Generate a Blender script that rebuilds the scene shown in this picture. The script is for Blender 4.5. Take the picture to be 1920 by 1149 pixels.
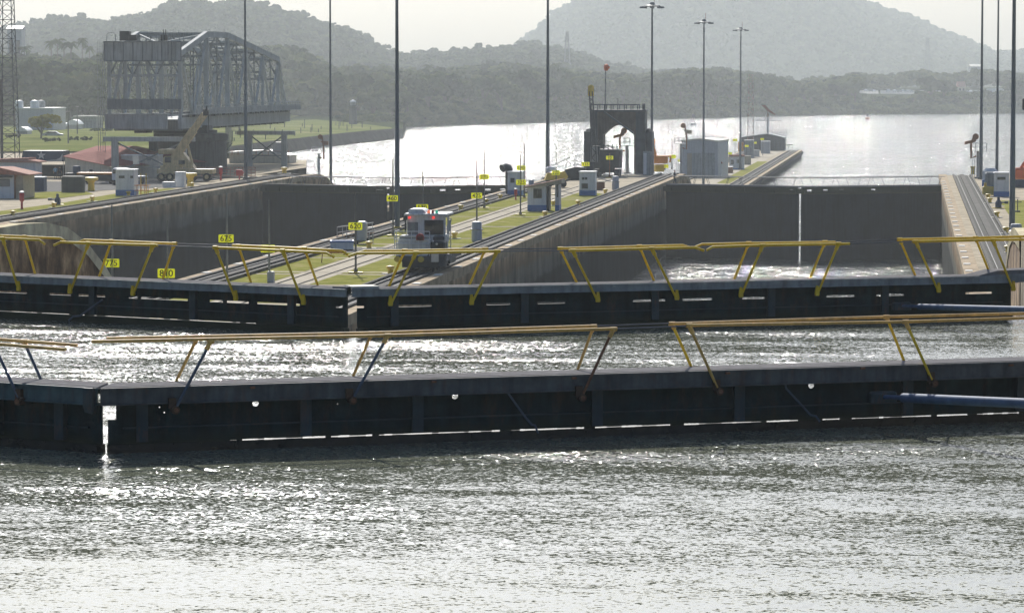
import bpy, bmesh, math, random
import numpy as np
from mathutils import Vector, Matrix
SC = bpy.context.scene
for o in list(bpy.data.objects): bpy.data.objects.remove(o)
COL = SC.collection
PI = math.pi
R = math.radians

# ------------------------------------------------------------------ camera
F, CX, CY = 6400.0, 960.0, 574.5          # focal length in photo pixels, picture centre
PSI = math.atan(752 / F)
PIT = math.atan((CY - 144) / F) * math.cos(PSI)
EYE = Vector((0, 0, 13.14))
cam = bpy.data.cameras.new('camera')
cam.sensor_width = 36.0
cam.lens = F / 1920 * 36.0
cam.clip_start = 1.0
cam.clip_end = 40000
co = bpy.data.objects.new('camera', cam)
COL.objects.link(co)
co.location = EYE
co.rotation_euler = (PI / 2 - PIT, 0, PSI)
SC.camera = co

# ------------------------------------------------------------------ sun, sky, exposure
SUN_AZ = R(12.5)                          # to the left of the lock axis (+Y)
SUN_EL = R(31)
sl = bpy.data.lights.new('sun', 'SUN')
sl.energy = 5.0
sl.angle = R(0.53)
sl.color = (1.0, 0.955, 0.88)
so = bpy.data.objects.new('sun', sl)
COL.objects.link(so)
sdir = Vector((-math.sin(SUN_AZ) * math.cos(SUN_EL), math.cos(SUN_AZ) * math.cos(SUN_EL), math.sin(SUN_EL)))
so.rotation_euler = sdir.to_track_quat('Z', 'Y').to_euler()
so.location = (0, 0, 200)
w = bpy.data.worlds.new('World')
SC.world = w
w.use_nodes = True
nt = w.node_tree
nt.nodes.clear()
sky = nt.nodes.new('ShaderNodeTexSky')
sky.sky_type = 'NISHITA'
sky.sun_disc = False
sky.sun_elevation = SUN_EL
sky.sun_rotation = -SUN_AZ
sky.air_density = 0.9
sky.dust_density = 4.2
sky.ozone_density = 6.4
bg = nt.nodes.new('ShaderNodeBackground')
bg.inputs['Strength'].default_value = 0.100
wo = nt.nodes.new('ShaderNodeOutputWorld')
nt.links.new(sky.outputs[0], bg.inputs[0])
nt.links.new(bg.outputs[0], wo.inputs[0])
SC.view_settings.view_transform = 'Standard'
SC.view_settings.look = 'None'
SC.view_settings.gamma = 1.0
SC.view_settings.exposure = 0.12
SC.cycles.volume_bounces = 1
SC.cycles.max_bounces = 6
HAZE_DENSITY = 0.00014

# ------------------------------------------------------------------ measuring helpers (photo pixel -> place in the world)
cp_, sp_, cs_, sn_ = math.cos(PIT), math.sin(PIT), math.cos(PSI), math.sin(PSI)
FW = Vector((-sn_ * cp_, cs_ * cp_, -sp_))
RT = Vector((cs_, sn_, 0))
UP = RT.cross(FW)
def ray(x, y): return FW * F + RT * (x - CX) - UP * (y - CY)
def P(x, y, z=0.0):
    d = ray(x, y); return EYE + d * ((z - EYE.z) / d.z)
def PD(x, y, dep): return EYE + ray(x, y) * (dep / F)
def PYY(x, y, Y):
    d = ray(x, y); return EYE + d * (Y / d.y)
def dep(p): return (Vector(p) - EYE).dot(FW)

# ------------------------------------------------------------------ materials
MATS = {}
def newmat(name):
    m = bpy.data.materials.new(name); m.use_nodes = True
    n = m.node_tree; b = n.nodes['Principled BSDF']
    return m, n, b
def mat(name, col, rough=0.6, metal=0.0, var=0.25, scale=3.0, streak=0.0, bump=0.0, emit=0.0, spec=0.5, rusty=0.0, col2=None, stretch=(1, 1, 1), detail=6):
    """plain procedural material: noise-varied colour, optional vertical streaks and bump"""
    m, n, b = newmat(name)
    L = n.links
    tc = n.nodes.new('ShaderNodeTexCoord')
    mp = n.nodes.new('ShaderNodeMapping'); mp.inputs['Scale'].default_value = stretch
    L.new(tc.outputs['Object'], mp.inputs[0])
    nz = n.nodes.new('ShaderNodeTexNoise'); nz.inputs['Scale'].default_value = scale; nz.inputs['Detail'].default_value = detail
    nz.inputs['Roughness'].default_value = 0.65
    L.new(mp.outputs[0], nz.inputs['Vector'])
    cr = n.nodes.new('ShaderNodeValToRGB')
    a = [c * (1 - var) for c in col]; c2 = col2 if col2 else [min(1, c * (1 + var)) for c in col]
    cr.color_ramp.elements[0].position = 0.3; cr.color_ramp.elements[0].color = (*a, 1)
    cr.color_ramp.elements[1].position = 0.72; cr.color_ramp.elements[1].color = (*c2, 1)
    L.new(nz.outputs[0], cr.inputs[0])
    out = cr.outputs[0]
    if streak > 0:
        mp2 = n.nodes.new('ShaderNodeMapping'); mp2.inputs['Scale'].default_value = (4, 4, 0.25)
        L.new(tc.outputs['Object'], mp2.inputs[0])
        n2 = n.nodes.new('ShaderNodeTexNoise'); n2.inputs['Scale'].default_value = 1.2; n2.inputs['Detail'].default_value = 5
        L.new(mp2.outputs[0], n2.inputs['Vector'])
        r2 = n.nodes.new('ShaderNodeMapRange'); r2.inputs[1].default_value = 0.45; r2.inputs[2].default_value = 0.7
        r2.inputs[3].default_value = 1.0; r2.inputs[4].default_value = 1 - streak
        L.new(n2.outputs[0], r2.inputs[0])
        mx = n.nodes.new('ShaderNodeMix'); mx.data_type = 'RGBA'; mx.blend_type = 'MULTIPLY'; mx.inputs[0].default_value = 1
        L.new(out, mx.inputs[6]); L.new(r2.outputs[0], mx.inputs[7]); out = mx.outputs[2]
    if rusty > 0:   # rust runs and blooms
        mp3 = n.nodes.new('ShaderNodeMapping'); mp3.inputs['Scale'].default_value = (1, 1, 0.35); L.new(tc.outputs['Object'], mp3.inputs[0])
        n3 = n.nodes.new('ShaderNodeTexNoise'); n3.inputs['Scale'].default_value = 2.3; n3.inputs['Detail'].default_value = 9; n3.inputs['Roughness'].default_value = 0.75; L.new(mp3.outputs[0], n3.inputs['Vector'])
        r3 = n.nodes.new('ShaderNodeMapRange'); r3.inputs[1].default_value = 0.53; r3.inputs[2].default_value = 0.68; r3.inputs[4].default_value = rusty; L.new(n3.outputs[0], r3.inputs[0])
        m3 = n.nodes.new('ShaderNodeMix'); m3.data_type = 'RGBA'; m3.inputs[7].default_value = (0.16, 0.075, 0.035, 1); L.new(r3.outputs[0], m3.inputs[0]); L.new(out, m3.inputs[6]); out = m3.outputs[2]
    L.new(out, b.inputs['Base Color'])
    b.inputs['Roughness'].default_value = rough
    b.inputs['Metallic'].default_value = metal
    b.inputs['Specular IOR Level'].default_value = spec
    if bump > 0:
        bp = n.nodes.new('ShaderNodeBump'); bp.inputs['Strength'].default_value = bump; bp.inputs['Distance'].default_value = 0.05
        L.new(nz.outputs[0], bp.inputs['Height']); L.new(bp.outputs[0], b.inputs['Normal'])
    if emit > 0:
        b.inputs['Emission Color'].default_value = (*col, 1); b.inputs['Emission Strength'].default_value = emit
    MATS[name] = m
    return m

mat('steel_blue', (0.10, 0.14, 0.17), 0.5, 0.2, 0.3, 1.5, 0.35)
mat('gate_dark', (0.014, 0.036, 0.040), 0.6, 0.0, 0.5, 2.5, 0.5, bump=0.4, spec=0.2, rusty=0.35)
def algae(name, z0, z1, col):
    # green-brown growth and scum line just above the water
    m = MATS[name]; n = m.node_tree; L = n.links; b = n.nodes['Principled BSDF']; src = b.inputs['Base Color'].links[0].from_socket
    g = n.nodes.new('ShaderNodeNewGeometry'); s = n.nodes.new('ShaderNodeSeparateXYZ'); L.new(g.outputs['Position'], s.inputs[0])
    z = n.nodes.new('ShaderNodeTexNoise'); z.inputs['Scale'].default_value = 3.0; z.inputs['Detail'].default_value = 8; L.new(g.outputs['Position'], z.inputs['Vector'])
    a = n.nodes.new('ShaderNodeMath'); a.operation = 'MULTIPLY_ADD'; a.inputs[1].default_value = -0.28; L.new(z.outputs[0], a.inputs[0]); L.new(s.outputs['Z'], a.inputs[2])
    r = n.nodes.new('ShaderNodeMapRange'); r.inputs[1].default_value = z1 - 0.14; r.inputs[2].default_value = z0 - 0.14; L.new(a.outputs[0], r.inputs[0])
    x = n.nodes.new('ShaderNodeMix'); x.data_type = 'RGBA'; x.inputs[7].default_value = (*col, 1); L.new(r.outputs[0], x.inputs[0]); L.new(src, x.inputs[6]); L.new(x.outputs[2], b.inputs['Base Color'])
algae('gate_dark', 6.95, 7.22, (0.045, 0.05, 0.025))
mat('gate_fascia', (0.33, 0.35, 0.345), 0.6, 0.0, 0.3, 2.0, 0.4, rusty=0.3)
mat('gate_fascia_near', (0.10, 0.105, 0.105), 0.6, 0.0, 0.4, 2.5, 0.5, rusty=0.45)
mat('gate_deck', (0.22, 0.215, 0.215), 0.7, 0.0, 0.2, 5.0, 0.0, bump=0.2, spec=0.0)
mat('gate_fascia_teal', (0.065, 0.12, 0.13), 0.6, 0.0, 0.35, 2.5, 0.45, rusty=0.3)
mat('gate_rib', (0.035, 0.06, 0.068), 0.6, 0.0, 0.3, 3.0, 0.3, rusty=0.5)
mat('wet_steel', (0.02, 0.02, 0.018), 0.15, 0.0, 0.4, 6.0)
mat('rail_yellow', (0.98, 0.58, 0.012), 0.5, 0.0, 0.18, 4.0, rusty=0.25)
mat('rail_ochre', (0.74, 0.44, 0.11), 0.55, 0.0, 0.3, 5.0, rusty=0.5)
mat('rust', (0.22, 0.10, 0.05), 0.8, 0.0, 0.4, 8.0)
mat('post_slate', (0.08, 0.11, 0.15), 0.5, 0.0, 0.3, 5.0)
mat('cable', (0.10, 0.11, 0.13), 0.5, 0.3, 0.2)
mat('strut_blue', (0.05, 0.10, 0.19), 0.65, 0.0, 0.25, spec=0.15)
mat('mast_grey', (0.12, 0.145, 0.155), 0.5, 0.3, 0.15, 1.0)
mat('pole_grey', (0.13, 0.13, 0.12), 0.6, 0.1, 0.25, 4.0)
mat('pole_pale', (0.30, 0.29, 0.26), 0.6, 0.1, 0.25, 4.0)
mat('sign_yellow', (0.85, 0.86, 0.03), 0.5, 0.0, 0.03, 5.0)
_m = MATS['sign_yellow'].node_tree; _t = _m.nodes.new('ShaderNodeBsdfTranslucent'); _t.inputs[0].default_value = (0.85, 0.86, 0.03, 1); _x = _m.nodes.new('ShaderNodeMixShader'); _x.inputs[0].default_value = 0.5
_m.links.new(_m.nodes['Principled BSDF'].outputs[0], _x.inputs[1]); _m.links.new(_t.outputs[0], _x.inputs[2]); _m.links.new(_x.outputs[0], _m.nodes['Material Output'].inputs[0])
mat('sign_black', (0.02, 0.02, 0.015), 0.6)
mat('bollard_yellow', (0.72, 0.50, 0.05), 0.5, 0.0, 0.15, 3.0)
mat('white_paint', (0.74, 0.75, 0.74), 0.5, 0.0, 0.08, 2.0, 0.15)
mat('grey_paint', (0.44, 0.46, 0.48), 0.5, 0.0, 0.1, 2.0, 0.15)
mat('blue_paint', (0.06, 0.17, 0.42), 0.5, 0.0, 0.15, 2.0)
mat('navy', (0.025, 0.05, 0.10), 0.6, 0.0, 0.25, 2.0)
mat('dark', (0.03, 0.035, 0.035), 0.6, 0.0, 0.3, 3.0)
mat('glass', (0.03, 0.04, 0.045), 0.08, 0.0, 0.2, 1.0)
mat('tile_red', (0.36, 0.15, 0.10), 0.9, 0.0, 0.35, 3.0, 0.0, 0.3, stretch=(1, 6, 1))
mat('roof_pink', (0.42, 0.22, 0.17), 0.9, 0.0, 0.3, 3.0, spec=0.05)
mat('roof_maroon', (0.26, 0.085, 0.07), 0.9, 0.0, 0.2, 1.0, spec=0.05)
mat('cream', (0.60, 0.56, 0.46), 0.7, 0.0, 0.12, 1.5, 0.2)
mat('tan_wall', (0.42, 0.36, 0.26), 0.7, 0.0, 0.2, 1.5, 0.2)
mat('red_paint', (0.50, 0.05, 0.05), 0.5, 0.0, 0.15)
mat('orange', (0.75, 0.28, 0.04), 0.5, 0.0, 0.15)
mat('orange_red', (0.85, 0.16, 0.04), 0.6, 0.0, 0.1)
mat('crane_yellow', (0.60, 0.47, 0.24), 0.5, 0.0, 0.25, 2.0, 0.3)
mat('tyre', (0.02, 0.02, 0.02), 0.85)
mat('skin', (0.32, 0.19, 0.13), 0.6)
mat('shirt_blue', (0.25, 0.42, 0.55), 0.8)
mat('cloth_dark', (0.02, 0.025, 0.04), 0.9)
mat('hair', (0.015, 0.012, 0.01), 0.7)
mat('chrome', (0.55, 0.57, 0.58), 0.3, 0.8, 0.1)
mat('pier_concrete', (0.085, 0.09, 0.088), 0.85, 0.0, 0.35, 0.6, 0.5)
mat('concrete', (0.39, 0.33, 0.23), 0.9, 0.0, 0.4, 0.5, 0.0, 0.4, spec=0.06)
mat('pale_concrete', (0.42, 0.37, 0.28), 0.9, 0.0, 0.25, 0.8, 0.0, 0.3, spec=0.06)
mat('coping', (0.40, 0.31, 0.20), 0.9, 0.0, 0.5, 0.6, 0.0, 0.5, spec=0.06)
mat('asphalt', (0.12, 0.118, 0.11), 0.95, 0.0, 0.35, 1.0, 0.0, 0.3, spec=0.06)
mat('track_dark', (0.055, 0.055, 0.05), 0.9, 0.0, 0.35, 1.5, 0.0, 0.4, spec=0.08)
mat('rail_steel', (0.16, 0.155, 0.15), 0.7, 0.0, 0.2, spec=0.15)
mat('kerb_dark', (0.09, 0.086, 0.078), 0.9, 0.0, 0.4, 1.2, 0.0, 0.5, spec=0.08)
mat('machine_dark', (0.035, 0.045, 0.05), 0.6, 0.1, 0.4, 1.5)
mat('arch_brown', (0.10, 0.088, 0.075), 0.8, 0.0, 0.3, 1.0, 0.3)
mat('arch_steel', (0.06, 0.075, 0.085), 0.6, 0.1, 0.3, 1.0, 0.3)
mat('rim_tan_sunlit', (0.80, 0.64, 0.44), 0.95, 0.0, 0.45, 0.9, spec=0.0)  # tan rim concrete, lightened to carry the sunlight along the ramp edge
mat('mule_paint', (0.72, 0.71, 0.67), 0.5, 0.0, 0.12, 2.0, 0.3)
mat('bridge_grey', (0.40, 0.43, 0.42), 0.85, 0.0, 0.22, 0.5, 0.3)
mat('bridge_dark', (0.21, 0.235, 0.235), 0.7, 0.1, 0.25, 0.5, 0.3)
mat('bark', (0.10, 0.08, 0.06), 0.9)
mat('lamp_red', (0.9, 0.06, 0.05), 0.3, emit=0.9)
mat('lamp_green', (0.03, 0.5, 0.3), 0.3, emit=0.4)
mat('lamp_amber', (0.9, 0.2, 0.08), 0.3, emit=0.6)
mat('tank_green', (0.045, 0.055, 0.05), 0.7, 0.0, 0.25, 2.0, 0.4)
mat('galv', (0.42, 0.43, 0.44), 0.45, 0.4, 0.15)
mat('rock', (0.06, 0.058, 0.052), 1.0, 0.0, 0.5, 0.3, 0.0, 0.6, spec=0.0)
mat('car_white', (0.75, 0.76, 0.78), 0.2, 0.0, 0.05)
mat('car_silver', (0.4, 0.42, 0.44), 0.25, 0.4, 0.05)
mat('pad_pale', (0.62, 0.60, 0.52), 0.8, 0.0, 0.2)

def grassmat(name, c1, c2, c3, scale):
    m, n, b = newmat(name); L = n.links
    g = n.nodes.new('ShaderNodeNewGeometry')
    a = n.nodes.new('ShaderNodeTexNoise'); a.inputs['Scale'].default_value = scale; a.inputs['Detail'].default_value = 8; a.inputs['Roughness'].default_value = 0.7
    L.new(g.outputs['Position'], a.inputs['Vector'])
    c = n.nodes.new('ShaderNodeValToRGB')
    e = c.color_ramp.elements
    e[0].position = 0.32; e[0].color = (*c1, 1); e[1].position = 0.55; e[1].color = (*c2, 1)
    e3 = e.new(0.66); e3.color = (*c3, 1)
    L.new(a.outputs[0], c.inputs[0]); L.new(c.outputs[0], b.inputs['Base Color'])
    b.inputs['Roughness'].default_value = 1.0; b.inputs['Specular IOR Level'].default_value = 0.0
    MATS[name] = m; return m
grassmat('lawn', (0.17, 0.185, 0.045), (0.29, 0.285, 0.08), (0.40, 0.34, 0.18), 0.5)
grassmat('field', (0.11, 0.135, 0.04), (0.19, 0.21, 0.07), (0.30, 0.27, 0.14), 0.045)
grassmat('terrain', (0.03, 0.045, 0.018), (0.045, 0.06, 0.022), (0.07, 0.08, 0.03), 0.02)

def leafmat(name, c1, c2, scale=0.09, trans=0.3):
    m, n, b = newmat(name); L = n.links
    g = n.nodes.new('ShaderNodeNewGeometry')
    a = n.nodes.new('ShaderNodeTexNoise'); a.inputs['Scale'].default_value = scale; a.inputs['Detail'].default_value = 4
    L.new(g.outputs['Position'], a.inputs['Vector'])
    c = n.nodes.new('ShaderNodeValToRGB'); e = c.color_ramp.elements
    e[0].position = 0.35; e[0].color = (*c1, 1); e[1].position = 0.65; e[1].color = (*c2, 1)
    L.new(a.outputs[0], c.inputs[0]); L.new(c.outputs[0], b.inputs['Base Color'])
    b.inputs['Roughness'].default_value = 0.9; b.inputs['Specular IOR Level'].default_value = 0.0
    tr = n.nodes.new('ShaderNodeBsdfTranslucent'); L.new(c.outputs[0], tr.inputs[0])
    ms = n.nodes.new('ShaderNodeMixShader'); ms.inputs[0].default_value = trans
    L.new(b.outputs[0], ms.inputs[1]); L.new(tr.outputs[0], ms.inputs[2])
    L.new(ms.outputs[0], n.nodes['Material Output'].inputs[0])
    MATS[name] = m; return m
leafmat('leaf', (0.025, 0.06, 0.012), (0.14, 0.17, 0.05), 0.07)
leafmat('leaf_dark', (0.006, 0.024, 0.006), (0.085, 0.115, 0.035), 0.07)
leafmat('leaf_pale', (0.07, 0.10, 0.03), (0.14, 0.155, 0.05), 0.1)
leafmat('leaf_yellow', (0.22, 0.20, 0.03), (0.38, 0.33, 0.06), 0.8)

def wallmat(name):
    """chamber wall: pale coping, rusty brown band, grey band, then algae-dark wetted concrete, by height"""
    m, n, b = newmat(name); L = n.links
    g = n.nodes.new('ShaderNodeNewGeometry')
    sx = n.nodes.new('ShaderNodeSeparateXYZ'); L.new(g.outputs['Position'], sx.inputs[0])
    nz = n.nodes.new('ShaderNodeTexNoise'); nz.inputs['Scale'].default_value = 0.5; nz.inputs['Detail'].default_value = 7; nz.inputs['Roughness'].default_value = 0.7
    mp = n.nodes.new('ShaderNodeMapping'); mp.inputs['Scale'].default_value = (1, 1, 0.8)
    L.new(g.outputs['Position'], mp.inputs[0]); L.new(mp.outputs[0], nz.inputs['Vector'])
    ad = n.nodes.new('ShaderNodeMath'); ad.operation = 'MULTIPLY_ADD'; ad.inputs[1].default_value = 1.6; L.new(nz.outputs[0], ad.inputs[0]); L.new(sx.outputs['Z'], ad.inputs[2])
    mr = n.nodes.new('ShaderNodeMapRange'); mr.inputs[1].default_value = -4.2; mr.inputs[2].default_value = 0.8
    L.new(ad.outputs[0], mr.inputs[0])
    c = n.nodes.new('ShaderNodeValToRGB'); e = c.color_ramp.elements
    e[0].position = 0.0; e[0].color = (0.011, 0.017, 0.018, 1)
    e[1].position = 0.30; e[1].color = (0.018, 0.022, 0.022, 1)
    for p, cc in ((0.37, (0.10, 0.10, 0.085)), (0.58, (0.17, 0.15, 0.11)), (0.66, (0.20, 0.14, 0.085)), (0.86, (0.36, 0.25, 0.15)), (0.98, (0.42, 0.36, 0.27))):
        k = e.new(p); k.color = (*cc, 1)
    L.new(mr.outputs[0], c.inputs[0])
    n2 = n.nodes.new('ShaderNodeTexNoise'); n2.inputs['Scale'].default_value = 1.0; n2.inputs['Detail'].default_value = 6
    m2 = n.nodes.new('ShaderNodeMapping'); m2.inputs['Scale'].default_value = (0.5, 0.45, 0.3)
    L.new(g.outputs['Position'], m2.inputs[0]); L.new(m2.outputs[0], n2.inputs['Vector'])
    r2 = n.nodes.new('ShaderNodeMapRange'); r2.inputs[1].default_value = 0.35; r2.inputs[2].default_value = 0.65; r2.inputs[3].default_value = 0.5; r2.inputs[4].default_value = 1.6
    L.new(n2.outputs[0], r2.inputs[0])
    # construction joints every 11 m
    fr = n.nodes.new('ShaderNodeMath'); fr.operation = 'MULTIPLY'; fr.inputs[1].default_value = 1 / 11.0; L.new(sx.outputs['Y'], fr.inputs[0])
    f2 = n.nodes.new('ShaderNodeMath'); f2.operation = 'FRACT'; L.new(fr.outputs[0], f2.inputs[0])
    f3 = n.nodes.new('ShaderNodeMath'); f3.operation = 'GREATER_THAN'; f3.inputs[1].default_value = 0.018; L.new(f2.outputs[0], f3.inputs[0])
    f4 = n.nodes.new('ShaderNodeMapRange'); f4.inputs[3].default_value = 0.45; L.new(f3.outputs[0], f4.inputs[0])
    pr = n.nodes.new('ShaderNodeMath'); pr.operation = 'MULTIPLY'; L.new(r2.outputs[0], pr.inputs[0]); L.new(f4.outputs[0], pr.inputs[1])
    mx = n.nodes.new('ShaderNodeMix'); mx.data_type = 'RGBA'; mx.blend_type = 'MULTIPLY'; mx.inputs[0].default_value = 1
    L.new(c.outputs[0], mx.inputs[6]); L.new(pr.outputs[0], mx.inputs[7])
    L.new(mx.outputs[2], b.inputs['Base Color']); b.inputs['Roughness'].default_value = 0.95; b.inputs['Specular IOR Level'].default_value = 0.04
    bp = n.nodes.new('ShaderNodeBump'); bp.inputs['Strength'].default_value = 0.6; bp.inputs['Distance'].default_value = 0.15
    L.new(nz.outputs[0], bp.inputs['Height']); L.new(bp.outputs[0], b.inputs['Normal'])
    MATS[name] = m; return m
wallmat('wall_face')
def humpmat(name):
    m, n, b = newmat(name); L = n.links
    g = n.nodes.new('ShaderNodeNewGeometry')
    nz = n.nodes.new('ShaderNodeTexNoise'); nz.inputs['Scale'].default_value = 0.7; nz.inputs['Detail'].default_value = 8; nz.inputs['Roughness'].default_value = 0.7
    mp = n.nodes.new('ShaderNodeMapping'); mp.inputs['Scale'].default_value = (1, 1.0, 0.8)
    L.new(g.outputs['Position'], mp.inputs[0]); L.new(mp.outputs[0], nz.inputs['Vector'])
    c = n.nodes.new('ShaderNodeValToRGB'); e = c.color_ramp.elements
    e[0].position = 0.35; e[0].color = (0.07, 0.045, 0.025, 1); e[1].position = 0.66; e[1].color = (0.72, 0.50, 0.28, 1)
    k = e.new(0.5); k.color = (0.26, 0.155, 0.08, 1)
    L.new(nz.outputs[0], c.inputs[0]); L.new(c.outputs[0], b.inputs['Base Color']); b.inputs['Roughness'].default_value = 0.9; b.inputs['Specular IOR Level'].default_value = 0.2
    MATS[name] = m; return m
humpmat('wall_brown')

def watermat(name, deep, waves, rough=0.06, patch=None, calm=None):
    """waves = [(scale, slope, stretchX, stretchY), ...]: each layer tilts the surface by its own noise"""
    m, n, b = newmat(name); L = n.links
    g = n.nodes.new('ShaderNodeNewGeometry')
    def vm(op, x, y=None, sc=None):
        v = n.nodes.new('ShaderNodeVectorMath'); v.operation = op
        L.new(x, v.inputs[0]) if not isinstance(x, tuple) else setattr(v.inputs[0], 'default_value', x)
        if y is not None: L.new(y, v.inputs[1]) if not isinstance(y, tuple) else setattr(v.inputs[1], 'default_value', y)
        if sc is not None: L.new(sc, v.inputs['Scale']) if not isinstance(sc, float) else setattr(v.inputs['Scale'], 'default_value', sc)
        return v.outputs[0]
    tot = None
    for i, (sc, amp, sx, sy) in enumerate(waves):
        mp = n.nodes.new('ShaderNodeMapping'); mp.inputs['Scale'].default_value = (sx, sy, 1); mp.inputs['Rotation'].default_value = (0, 0, (0.25, -0.3, 0.1, -0.15)[i % 4]); mp.inputs['Location'].default_value = (i * 7.1, i * 3.3, 0)
        L.new(g.outputs['Position'], mp.inputs[0])
        z = n.nodes.new('ShaderNodeTexNoise'); z.inputs['Scale'].default_value = sc; z.inputs['Detail'].default_value = 1.5; z.inputs['Roughness'].default_value = 0.5; z.inputs['Distortion'].default_value = 0.3
        L.new(mp.outputs[0], z.inputs['Vector'])
        d = vm('SUBTRACT', z.outputs['Color'], (0.5, 0.5, 0.5)); d = vm('MULTIPLY', d, (amp * 0.7, amp, 0.0))
        tot = d if tot is None else vm('ADD', tot, d)
    if patch:    # gusts: the ripples swell and fade over tens of metres
        pz = n.nodes.new('ShaderNodeTexNoise'); pz.inputs['Scale'].default_value = patch[0]; pz.inputs['Detail'].default_value = 4
        mp = n.nodes.new('ShaderNodeMapping'); mp.inputs['Scale'].default_value = patch[3]
        L.new(g.outputs['Position'], mp.inputs[0]); L.new(mp.outputs[0], pz.inputs['Vector'])
        pr = n.nodes.new('ShaderNodeMapRange'); pr.inputs[1].default_value = 0.38; pr.inputs[2].default_value = 0.62; pr.inputs[3].default_value = patch[1]; pr.inputs[4].default_value = patch[2]
        L.new(pz.outputs[0], pr.inputs[0]); tot = vm('SCALE', tot, None, pr.outputs[0])
    if calm:     # calmer, swell-only water nearer the ship
        sx_ = n.nodes.new('ShaderNodeSeparateXYZ'); L.new(g.outputs['Position'], sx_.inputs[0])
        cr_ = n.nodes.new('ShaderNodeMapRange'); [setattr(cr_.inputs[i + 1], 'default_value', v) for i, v in enumerate(calm)]
        L.new(sx_.outputs['Y'], cr_.inputs[0]); tot = vm('SCALE', tot, None, cr_.outputs[0])
    tot = vm('NORMALIZE', vm('ADD', tot, (0.0, 0.0, 1.0)))
    L.new(tot, b.inputs['Normal'])
    b.inputs['Base Color'].default_value = (*deep, 1); b.inputs['Roughness'].default_value = rough; b.inputs['IOR'].default_value = 1.333
    MATS[name] = m; return m
watermat('water_near', (0.185, 0.20, 0.145), [(0.30, 0.28, 0.45, 2.4), (1.7, 0.20, 0.9, 1.8), (9.0, 0.50, 1, 1.4), (22.0, 0.40, 1, 1.0)], 0.05, (0.085, 0.5, 1.35, (1, 3.2, 1)), (43, 55, 0.55, 2.3))
watermat('water_lake', (0.06, 0.075, 0.055), [(0.3, 1.1, 1, 1.5), (1.1, 2.0, 1, 1.3), (3.5, 2.1, 1, 1)], 0.07, (0.012, 0.75, 1.2, (1, 3, 1)), (300, 600, 2.0, 1.0))

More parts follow.
